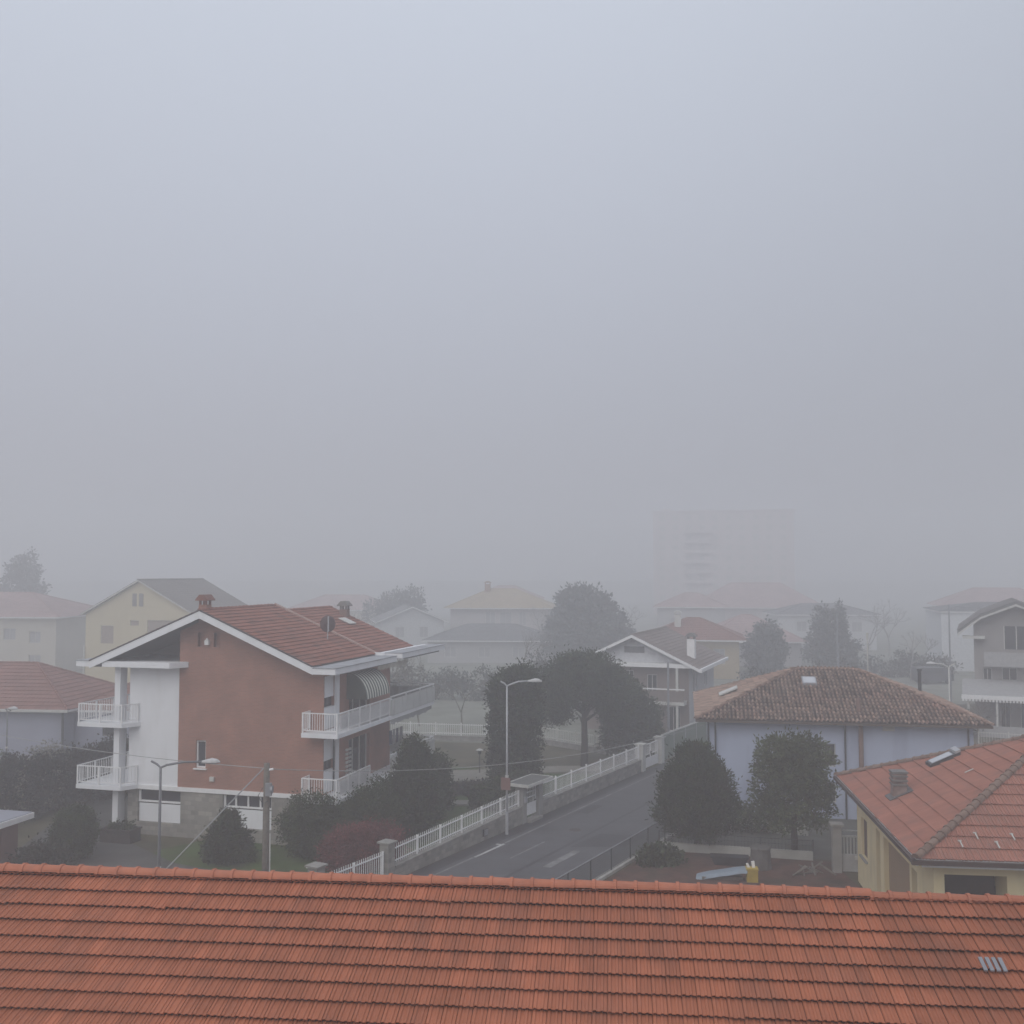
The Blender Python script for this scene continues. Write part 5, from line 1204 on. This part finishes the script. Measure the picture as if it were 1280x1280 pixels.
rf = gable_roof(WG, -1.15, GW_ + 1.15, -1.0, GD_ + 0.8, ze - 1.15 * sl_g + 0.25, ze + GW_ / 2 * sl_g + 0.25, 'y', mat('grey_brown_tile', (0.23, 0.19, 0.175), 0.9, 0.12, 0.6, rnd=0.15), w=0.3, e=0.42, prof=FLATP, under=DARKSOF)
b = MB()
for s in (-1, 1):
    xe = GW_ / 2 + s * (GW_ / 2 + 1.15); zb = ze - 1.15 * sl_g + 0.25; za = ze + GW_ / 2 * sl_g + 0.25
    b.prism([(GW_ / 2, -1.06, za + 0.04), (xe, -1.06, zb + 0.04), (xe, -1.06, zb - 0.22), (GW_ / 2, -1.06, za - 0.22)], (0, 0.07, 0))
b.build('rake_board', WHITEP, rf)
b = MB(); b.box(GW_ + 1.1, GW_ + 1.3, -1.0, GD_ + 0.8, ze - 0.52, ze - 0.22); b.build('eave_board', WHITEP, rf)
chimney(rf, 9.2, 3.2, 5.6, 7.95, 0.68, 0.68, WHITEP, cap=mat('grey_chimney_slab', (0.17, 0.165, 0.16), 0.9), tiled=True)
b = MB(); b.box(-0.3, GW_ - 0.2, -1.3, 0, 2.55, 2.85); bo = b.build('balcony', OFFWHITE, WG)
b = MB(); b.box(-0.3, GW_ - 0.2, -1.3, -1.2, 2.85, 3.75); pr_ = b.build('parapet', mat('brown_parapet', (0.19, 0.155, 0.14), 0.9), bo)
b = MB(); b.box(-0.35, GW_ - 0.15, -1.32, -1.18, 3.85, 3.95); b.build('handrail', WHITEP, pr_)
b = MB(); b.box(8.7, 8.9, -1.25, -1.05, 0, 5.7); b.build('column', OFFWHITE, WG)
b = MB(); b.prism([(4.2, -1.3, 2.5), (6.0, -1.3, 2.5), (6.0, -1.9, 1.9), (4.2, -1.9, 1.9)], (0, 0, 0.03)); b.build('awning', OFFWHITE, WG)

# yellow-roofed house and neighbours in the fog; most walls and roofs coloured paler to imitate haze
t, ro = far_house('hipped_house', 'house with yellowish hipped roof fading in the fog left of the large dark tree', (-11.2, 190, 0), radians(5), 17.8, 13, 7.2, 0.45, 'hip', mat('mauve_render', (0.45, 0.42, 0.42), 0.9), TILEY, fr_h=[(6.4, 8.2, 4.2, 6.6), (9.0, 11.2, 3.8, 6.6), (12.5, 13.8, 4.2, 6.6)], pane=PALEPANE, ov=1.0)
b = MB(); b.box(5.6, 12.2, -1.4, 0, 3.5, 3.8); bo = b.build('balcony', WHITEP, t); chimney(ro, 6.2, 5.6, 9.2, 11.6, 1.0, 1.0, mat('orange_chimney', (0.30, 0.17, 0.10), 0.9), tiled=True)
t, ro = far_house('grey_house', 'low broad grey house in fog between the bare trees and the yellow-roofed house', (-12.9, 160, 0), radians(4), 18.7, 11, 3.3, 0.36, 'hip', GREYW, mat('grey_slate', (0.20, 0.20, 0.205), 0.9, 0.1, 0.5, rnd=0.1), fr_h=[(2.6, 4.4, 0.9, 2.5), (7.8, 9.6, 0.9, 2.5), (13, 14.8, 0.9, 2.5)], pane=PALEPANE, ov=0.7)
t, ro = far_house('white_house', 'small whitish gabled house in fog just right of the brick house roof', (-22.6, 179, 0), radians(-12), 11, 11, 5.4, 0.42, 'gable_y', mat('white_grey_render', (0.52, 0.53, 0.54), 0.9), mat('grey_slate', (0.11, 0.11, 0.115)), fr_h=[(2.6, 4.2, 2.6, 4.4), (6.8, 8.3, 2.6, 4.4)], pane=PALEPANE, ov=0.8)
t, ro = far_house('yellow_render_house', 'dull yellow house with red roof in fog behind the white chimney', (18.0, 138, 0), radians(10), 11.7, 10, 4.9, 0.45, 'hip', mat('dull_yellow_render', (0.38, 0.31, 0.20), 0.9), TILED, fr_h=[(1.8, 3.3, 1.9, 3.9), (5.2, 6.7, 1.9, 3.9), (8.4, 9.9, 1.9, 3.9)], pane=PALEPANE, ov=0.9)
chimney(ro, 3.8, 2.8, 6.0, 8.2, 0.85, 0.85, OFFWHITE)
t, ro = far_house('red_roofed_house', 'broad red-roofed house in fog right of the white chimney', (28.2, 155, 0), radians(6), 14.4, 13, 3.5, 0.50, 'hip', mat('dull_grey_render', (0.42, 0.41, 0.42), 0.9), TILER, fr_h=[(1.9, 3.4, 0.9, 2.5), (5.6, 7.1, 0.9, 2.5), (10, 11.5, 0.9, 2.5)], pane=PALEPANE, ov=0.9)
t, ro = far_house('red_roofed_house', 'very faint house with dark red roof below the apartment block', (40.6, 230, 0), radians(8), 27, 16, 5.9, 0.60, 'hip', mat('pink_grey_render', (0.45, 0.41, 0.41), 0.9), TILER, fr_h=[(4, 6, 2.6, 4.6), (11, 13, 2.6, 4.6), (18, 20, 2.6, 4.6)], pane=PALEPANE, ov=0.9)
t, ro = far_house('white_house', 'faint long whitish house in fog above the pair of evergreens', (47.6, 187, 0), radians(4), 17.3, 11, 6.1, 0.30, 'hip', mat('white_grey_render', (0.52, 0.53, 0.54)), mat('grey_slate', (0.11, 0.11, 0.115)), fr_h=[(3.3, 5.1, 3.2, 5.0), (8.2, 10, 3.2, 5.0), (13, 14.8, 3.2, 5.0)], pane=PALEPANE, ov=0.6)
t, ro = far_house('white_building', 'flat white rendered building in fog left of the arched-roof house', (60.4, 147, 0), radians(12), 15.4, 12, 8.2, 0.18, 'hip', mat('cool_white_render', (0.60, 0.62, 0.64), 0.9), mat('grey_slate', (0.11, 0.11, 0.115)), fr_h=[(9.5, 11.1, 4.4, 6.2), (9.5, 11.1, 1.2, 3.0)], pane=PALEPANE, ov=0.25)
for (x, y, hd2, W, D, ze_, tm, wm, lab) in ((-48, 225, 8, 21, 12, 5.6, TILER, BEIGE, 'very faint beige house behind the yellow gabled house'), (-9.6, 240, 3, 16, 12, 7.4, TILER, GREYW, 'very faint grey house just visible over the yellowish roof'), (80, 194, 14, 21, 13, 7.4, TILER, mat('pink_grey_render', (0.45, 0.41, 0.41)), 'very faint red-roofed house above the flat white building'), (29.5, 212, 10, 13.5, 11, 6.6, TILER, GREYW, 'very faint grey house just left under the apartment block')):
    far_house('distant_house', lab, (x, y, 0), radians(hd2), W, D, ze_, 0.45, 'hip', wm, tm, fr_h=[(2.6, 4.4, 2.4, 4.6), (7.8, 9.6, 2.4, 4.6)], pane=PALEPANE, ov=0.8, group='houses lost in the fog')
# apartment block
AB = thing('apartment_block', 'tall reddish apartment block almost lost in the fog', 'apartment block', (45.6, 336, 0), radians(14))
AW, AD, AH = 44.0, 16.0, 33.0
REDW = mat('fog_paled_red_render', (0.52, 0.45, 0.45), 0.9, 0.06, 0.3)  # wall colour brought near the fog's tone, haze painted in
hs = [(2.0 + 4.2 * k, 3.8 + 4.2 * k, 1.4 + 3.2 * j, 3.1 + 3.2 * j) for k in range(10) for j in range(10)]
b = MB(); b.wall((0, 0), U_F, AW, -0.1, AH, hs, 0.25).wall((AW, 0), U_R, AD, -0.1, AH).wall((0, AD), U_L, AD, -0.1, AH).wall((AW, AD), U_B, AW, -0.1, AH); b.build('wall', REDW, AB)
PALEWIN = mat('fog_paled_window', (0.40, 0.38, 0.37), 0.8)  # pale window fill standing in for fog over dark panes
for h in hs: window(AB, (0, 0), U_F, *h, 0.10, bars=1, frame=OFFWHITE, pane=PALEWIN)
b = MB(); b.box(-0.4, AW + 0.4, -0.4, AD + 0.4, AH, AH + 0.45); b.box(2.5, 5, 4, 7, AH + 0.45, AH + 1.3); b.build('roof', REDW, AB)
for j in range(1, 9):
    b = MB(); z = 3.2 * j + 0.55; b.box(10.0, 18.5, -1.4, 0, z, z + 0.18); b.box(10.0, 18.5, -1.4, -1.3, z + 0.18, z + 1.0); b.build('balcony', REDW, AB)

# arched-roof house at the right edge
RH = thing('barn_roofed_house', 'two-storey house with bent barn-like roof, balcony and porch at the right edge', 'house', (40.8, 92.4, 0), radians(24))
HW_, HD2 = 6.8, 11.0
fh = [(2.4, 4.4, 6.6, 9.2), (0.7, 1.4, 4.3, 5.5), (2.0, 2.8, 0.4, 2.6), (3.6, 5.8, 0.4, 2.6), (2.2, 3.4, 4.5, 5.6)]
b = MB(); b.wall((0, 0), U_F, HW_, -0.1, 7.6, [h for h in fh if h[3] < 7.6], 0.2); b.wall((HW_, 0), U_R, HD2, -0.1, 7.6).wall((0, HD2), U_L, HD2, -0.1, 7.6).wall((HW_, HD2), U_B, HW_, -0.1, 7.6)
GREYG = mat('grey_brown_render', (0.30, 0.285, 0.275), 0.9, 0.07, 0.5)
b.poly([(0, 0, 7.6), (HW_, 0, 7.6), (HW_, 0, 9.3), (HW_ - 0.6, 0, 9.9), (HW_ / 2, 0, 11.0), (0.6, 0, 9.9), (0, 0, 9.3)]); b.poly([(0, HD2, 7.6), (HW_, HD2, 7.6), (HW_, HD2, 9.3), (HW_ - 0.6, HD2, 9.9), (HW_ / 2, HD2, 11.0), (0.6, HD2, 9.9), (0, HD2, 9.3)])
for x in (0, HW_): b.poly([(x, 0, 7.6), (x, HD2, 7.6), (x, HD2, 9.3), (x, 0, 9.3)])
b.build('wall', GREYG, RH)
for h in fh:
    if h[3] < 7.6: window(RH, (0, 0), U_F, *h, 0.18, frame=OFFWHITE)
    else:
        q = MB(); q.box(h[0], h[1], -0.03, -0.005, h[2] + 0.6, h[3]); wo = q.build('window', GLASS, RH)
        q = MB()
        for x in (h[0], (h[0] + h[1]) / 2 - .04, h[1] - .08): q.box(x, x + 0.08, -0.07, -0.03, h[2] + 0.6, h[3])
        q.build('frame', OFFWHITE, wo)
pts = [(-1.3, 8.75), (0.6, 10.25), (HW_ / 2, 11.4), (HW_ - 0.6, 10.25), (HW_ + 1.3, 8.75)]
t_ = MB(); dk = MB()
for (xa, za), (xb2, zb) in zip(pts, pts[1:]):
    lo, hi = ((xa, za), (xb2, zb)) if za < zb else ((xb2, zb), (xa, za))
    V = Vector((hi[0] - lo[0], 0, hi[1] - lo[1])); tiles(t_, (lo[0], -1.0, lo[1]), (0, 1, 0), V, V.length, lambda v: (0, HD2 + 1.6), 0.3, 0.42, FLATP)
    dk.prism([(xa, -1.0, za - .01), (xb2, -1.0, zb - .01), (xb2, -1.0, zb - .22), (xa, -1.0, za - .22)], (0, HD2 + 1.6, 0))
rr = t_.build('roof', mat('dark_grey_tile', (0.16, 0.145, 0.14), 0.9, 0.1, 0.5, rnd=0.12), RH, rnd=True); dk.build('roof_deck', DARKSOF, rr)
b = MB()
for (xa, za), (xb2, zb) in zip(pts, pts[1:]): b.prism([(xa, -1.08, za - .24), (xb2, -1.08, zb - .24), (xb2, -1.08, zb - .42), (xa, -1.08, za - .42)], (0, 0.08, 0))
b.build('rake_board', OFFWHITE, rr)
b = MB(); b.box(-0.9, 0.9, -1.0, 0, 8.1, 8.32); b.build('eave_return', OFFWHITE, rr)
b = MB(); b.box(0.8, HW_, -1.3, 0, 5.75, 6.0); b.box(0.8, HW_, -1.3, -1.2, 6.0, 7.0); b.build('balcony', mat('pale_balcony', (0.36, 0.36, 0.36), 0.9), RH)
b = MB(); b.prism([(-1.0, -3.6, 3.35), (HW_ + 1, -3.6, 3.35), (HW_ + 1, 0, 4.4), (-1.0, 0, 4.4)], (0, 0, 0.14)); pc = b.build('porch_roof', mat('grey_porch_sheet', (0.36, 0.36, 0.36), 0.8), RH)
b = MB(); b.box(-1.05, HW_ + 1.05, -3.75, -3.61, 3.15, 3.5)
for k in range(32): b.box(-1.0 + k * 0.26, -0.85 + k * 0.26, -3.74, -3.70, 2.98, 3.15)
b.build('porch_fascia', WHITEP, pc)
for x in (-0.6, 1.6, 3.8, 6.4):
    b = MB(); b.box(x, x + 0.16, -3.5, -3.34, 0, 3.34); b.build('column', OFFWHITE, RH)
b = MB(); b.box(-0.9, 6.5, -3.6, -3.5, 0, 0.95); b.build('porch_wall', mat('pale_balcony', (0.36, 0.36, 0.36)), RH)
picket_fence('garden_fence', 'pale garden fence below the porch at the right edge', (37.5, 84.5), (47.5, 80.0), 0.0, 0.0, 1.2, spike=0, every=2.0, bar=0.2, m=OFFWHITE)
b_ = thing('plastic_bin', 'small white bin standing by the porch at the right edge', 'bin', (41.8, 83.0, 0)); q = MB(); q.prism([(-.3, -.3, 0), (.3, -.3, 0), (.3, .3, 0), (-.3, .3, 0)], (0, 0, 1.0)); q.build('body', WHITEP, b_); q = MB(); q.box(-.34, .34, -.34, .34, 1.0, 1.1); q.build('lid', OFFWHITE, b_)
# dark van in the fog, right
VN = thing('parked_van', 'dark boxy van faint in the fog behind the mossy roof', 'van', (52.6, 131.0, 0), radians(80))
q = MB(); q.prism([(-0.95, -2.3, 0.35), (-0.95, 2.3, 0.35), (-0.95, 2.3, 1.1), (-0.95, 1.7, 1.25), (-0.95, 1.15, 2.0), (-0.95, -2.2, 2.05), (-0.95, -2.3, 1.9)], (1.9, 0, 0)); q.build('body', mat('dark_grey_paint', (0.06, 0.062, 0.07), 0.35), VN)
q = MB(); q.box(-0.97, 0.97, -1.9, 0.9, 1.3, 1.8); q.build('window', GLASS, VN)
for sx in (-0.9, 0.9):
    for sy in (-1.5, 1.5): q = MB(); q.tube([(sx - 0.1, sy, 0.35), (sx + 0.1, sy, 0.35)], 0.35, 14); q.build('wheel', mat('tyre_rubber', (0.02, 0.02, 0.02), 0.9), VN)

# ================================================================== small things in the gardens
def garden_lamp(lab, loc, h=1.0):
    t = thing('garden_lamp', lab, 'lamp', loc, 0, 'garden lamps'); q = MB(); q.tube([(0, 0, -0.02), (0, 0, h)], 0.045, 6); q.build('post', DARKM, t)
    q = MB(); q.tube([(0, 0, h), (0, 0, h + 0.10), (0, 0, h + 0.26)], [0.10, 0.12, 0.11], 10); q.build('lamp_shade', DARKM, t)
    q = MB(); q.tube([(0, 0, h + 0.26), (0, 0, h + 0.30), (0, 0, h + 0.38)], [0.26, 0.24, 0.06], 12); q.build('lamp_cap', OFFWHITE, t)


garden_lamp('white-capped garden lamp beside the grey slabs', (-3.75, 62.6, 0), 1.15)
garden_lamp('white-capped garden lamp on the path, farther of the two', (-2.25, 73.2, 0), 1.3)
garden_lamp('small garden lamp on the grass below the dark rounded shrub', (-9.0, 47.6, 0), 0.45)
pb = thing('planter_box', 'low dark planter box by the driveway under the left balcony', 'planter', (-20.35, 54.9, 0), radians(15.5))
q = MB(); q.box(-0.9, 0.9, -0.45, 0.45, 0, 0.62); q.build('box', mat('dark_planter_wood', (0.055, 0.045, 0.04), 0.9, 0.25, 4), pb)
q = MB(); q.box(-0.96, 0.96, -0.51, -0.40, 0.62, 0.69); q.box(-0.96, 0.96, 0.40, 0.51, 0.62, 0.69); q.box(-0.96, -0.84, -0.40, 0.40, 0.62, 0.69); q.box(0.84, 0.96, -0.40, 0.40, 0.62, 0.69); q.build('rim', mat('dark_planter_wood', (0.055, 0.045, 0.04)), pb)
leaves('foliage', pb, DKG2, [(0, 0, 0.68, 0.75, 0.35, 0.12)], 900, 0.15, per=10, spread=0.12)
SH = thing('garden_shed', 'small flat-roofed shed with reddish wall at the lower left edge', 'shed', (-23.2, 49.8, 0), radians(14))
q = MB(); q.wall((-4.0, -3.2), U_F, 3.9, -0.05, 2.3).wall((-0.1, -3.2), U_R, 3.2, -0.05, 2.3, [(1.2, 2.1, 0.05, 2.0)], 0.12).wall((-0.1, 0), U_B, 3.9, -0.05, 2.3).wall((-4.0, 0), U_L, 3.2, -0.05, 2.3); q.build('wall', mat('reddish_shed_render', (0.20, 0.115, 0.10), 0.9, 0.12, 1.2), SH)
q = MB(); q.box(-0.2, -0.16, -1.98, -1.12, 0.06, 1.98); q.build('door', WOOD, SH)
q = MB(); q.box(-4.5, 0.45, -3.7, 0.4, 2.32, 2.58); rs = q.build('roof', WHITEP, SH)
q = MB(); q.box(-4.4, 0.38, -3.6, 0.33, 2.582, 2.62); q.box(-2.2, -1.6, -1.6, -1.3, 2.62, 2.75); q.build('roof_felt', mat('lilac_grey_felt', (0.30, 0.31, 0.36), 0.8, 0.1, 1.5, stain=((0.16, 0.16, 0.18), 1.5, 0.6)), rs)
TB = thing('tarpaulin', 'pale blue tarpaulin sheet drooping over a stack on the soil', 'tarpaulin', (9.6, 48.2, 0), radians(14))
q = MB(); q.obox((-0.95, -0.1), (0.85, 0.3), 0.5, 0.0, 0.14); q.build('stack', WOOD, TB)
q = MB(); n = 8; rows = []
for i in range(n + 1):
    s = i / n; x = -1.2 + 2.3 * s; z = 0.10 + 0.50 * s - 0.05 * (2 * s - 1) ** 2 + 0.012 * sin(9 * s)
    rows.append([(x, -0.36 + 0.03 * sin(i * 2), z - 0.12), (x, -0.22, z + 0.02), (x, 0.10, z + 0.05), (x, 0.40, z + 0.02), (x, 0.5, z - 0.1)])
for a, c in zip(rows, rows[1:]):
    for k in range(4): q.poly([a[k], c[k], c[k + 1], a[k + 1]])
q.build('sheet', mat('pale_blue_tarpaulin', (0.22, 0.27, 0.32), 0.5, 0.08, 3), TB)
YB = thing('yellow_crate', 'yellow plastic crate with odds and ends, beside the pale blue tarpaulin', 'crate', (10.85, 47.9, 0), radians(6))
q = MB(); q.box(-0.25, 0.25, -0.24, 0.24, 0, 0.60); q.build('body', mat('dirty_yellow_plastic', (0.42, 0.30, 0.045), 0.6, 0.15, 4), YB)
q = MB(); q.box(-0.27, 0.27, -0.26, 0.26, 0.54, 0.61); q.build('rim', mat('dirty_yellow_plastic', (0.40, 0.29, 0.05)), YB)
q = MB(); q.prism([(-0.2, 0.0, 0.58), (-0.05, 0.0, 0.58), (-0.16, 0.0, 0.8), (-0.26, 0, 0.78)], (0, 0.05, 0)); q.prism([(0.02, 0.0, 0.58), (0.16, 0.0, 0.58), (0.12, 0.0, 0.9), (-0.02, 0, 0.88)], (0, 0.06, 0)); q.build('scraps', WHITEP, YB)
CB = thing('compost_bin', 'grey weathered concrete bin on the soil between the two evergreens', 'bin', (11.75, 50.0, 0))
q = MB(); q.tube([(0, 0, 0), (0, 0, 0.95)], [0.52, 0.46], 12, cap=False); q.build('body', mat('mossy_concrete', (0.11, 0.105, 0.10), 0.95, 0.25, 3), CB)
q = MB(); q.tube([(0, 0, 0.93), (0, 0, 0.99)], [0.50, 0.45], 12); q.build('lid', mat('mossy_concrete', (0.11, 0.105, 0.10)), CB)
WP = thing('wood_pile', 'loose heap of pale sticks and boards on the soil near the grey pillar', 'wood pile', (13.9, 49.0, 0))
for k in range(11):
    a = random.uniform(0, pi); l = random.uniform(0.3, 0.7); x, y, z = random.uniform(-0.7, 0.7), random.uniform(-0.3, 0.3), random.uniform(0.05, 0.3)
    q = MB(); q.tube([(x - cos(a) * l, y - sin(a) * l * 0.5, z * 0.3 + 0.02), (x + cos(a) * l * .7, y + sin(a) * l * 0.5, z + random.uniform(0, 0.5))], random.uniform(0.025, 0.05), 5); q.build('stick', WOOD, WP)
MBX = thing('meter_box', 'small dark meter box set in the stone street wall near the lamp', 'meter box', st(-28.33, 47.2), STREET)
q = MB(); q.box(0, 0.08, -0.22, 0.22, 0.25, 0.62); q.build('box', DARKM, MBX)
q = MB(); q.box(0.08, 0.10, -0.18, 0.18, 0.29, 0.58); q.build('door', GREYM, MBX)
for k, (y, m) in enumerate(((6.6, 'dark_blue_cloth'), (7.1, 'grey_cloth'), (7.6, 'dark_blue_cloth'), (8.2, 'grey_cloth'))):
    lt = MB(); n = 6
    for j in range(n):
        y0 = y + 0.42 * j / n; y1 = y + 0.42 * (j + 1) / n; o0 = 0.04 * sin(j * 1.7 + k); o1 = 0.04 * sin((j + 1) * 1.7 + k)
        lt.prism([BW(0.9 + o0, y0, 4.15), BW(0.9 + o1, y1, 4.15), BW(0.9 + o1 * .3, y1, 4.95), BW(0.9 + o0 * .3, y0, 4.95)], (0.012, 0, 0))
    tag(lt.build('hanging_cloth', mat(m, (0.05, 0.055, 0.09) if 'blue' in m else (0.16, 0.16, 0.17), 0.95)), 'laundry hanging under the upper right balcony of the brick house', 'laundry', 'laundry on the lower terrace')
PT = thing('dark_trough', 'low dark trough on the soil behind the yellow crate', 'trough', (10.4, 50.6, 0), radians(10))
q = MB(); q.prism([(-0.7, -0.25, 0), (0.7, -0.25, 0), (0.85, -0.32, 0.38), (-0.85, -0.32, 0.38)], (0, 0.55, 0)); q.build('body', mat('dark_trough_plastic', (0.03, 0.03, 0.032), 0.6), PT)
q = MB(); q.box(-0.9, 0.9, -0.36, 0.27, 0.38, 0.43); q.build('rim', mat('dark_trough_plastic', (0.03, 0.03, 0.032)), PT)
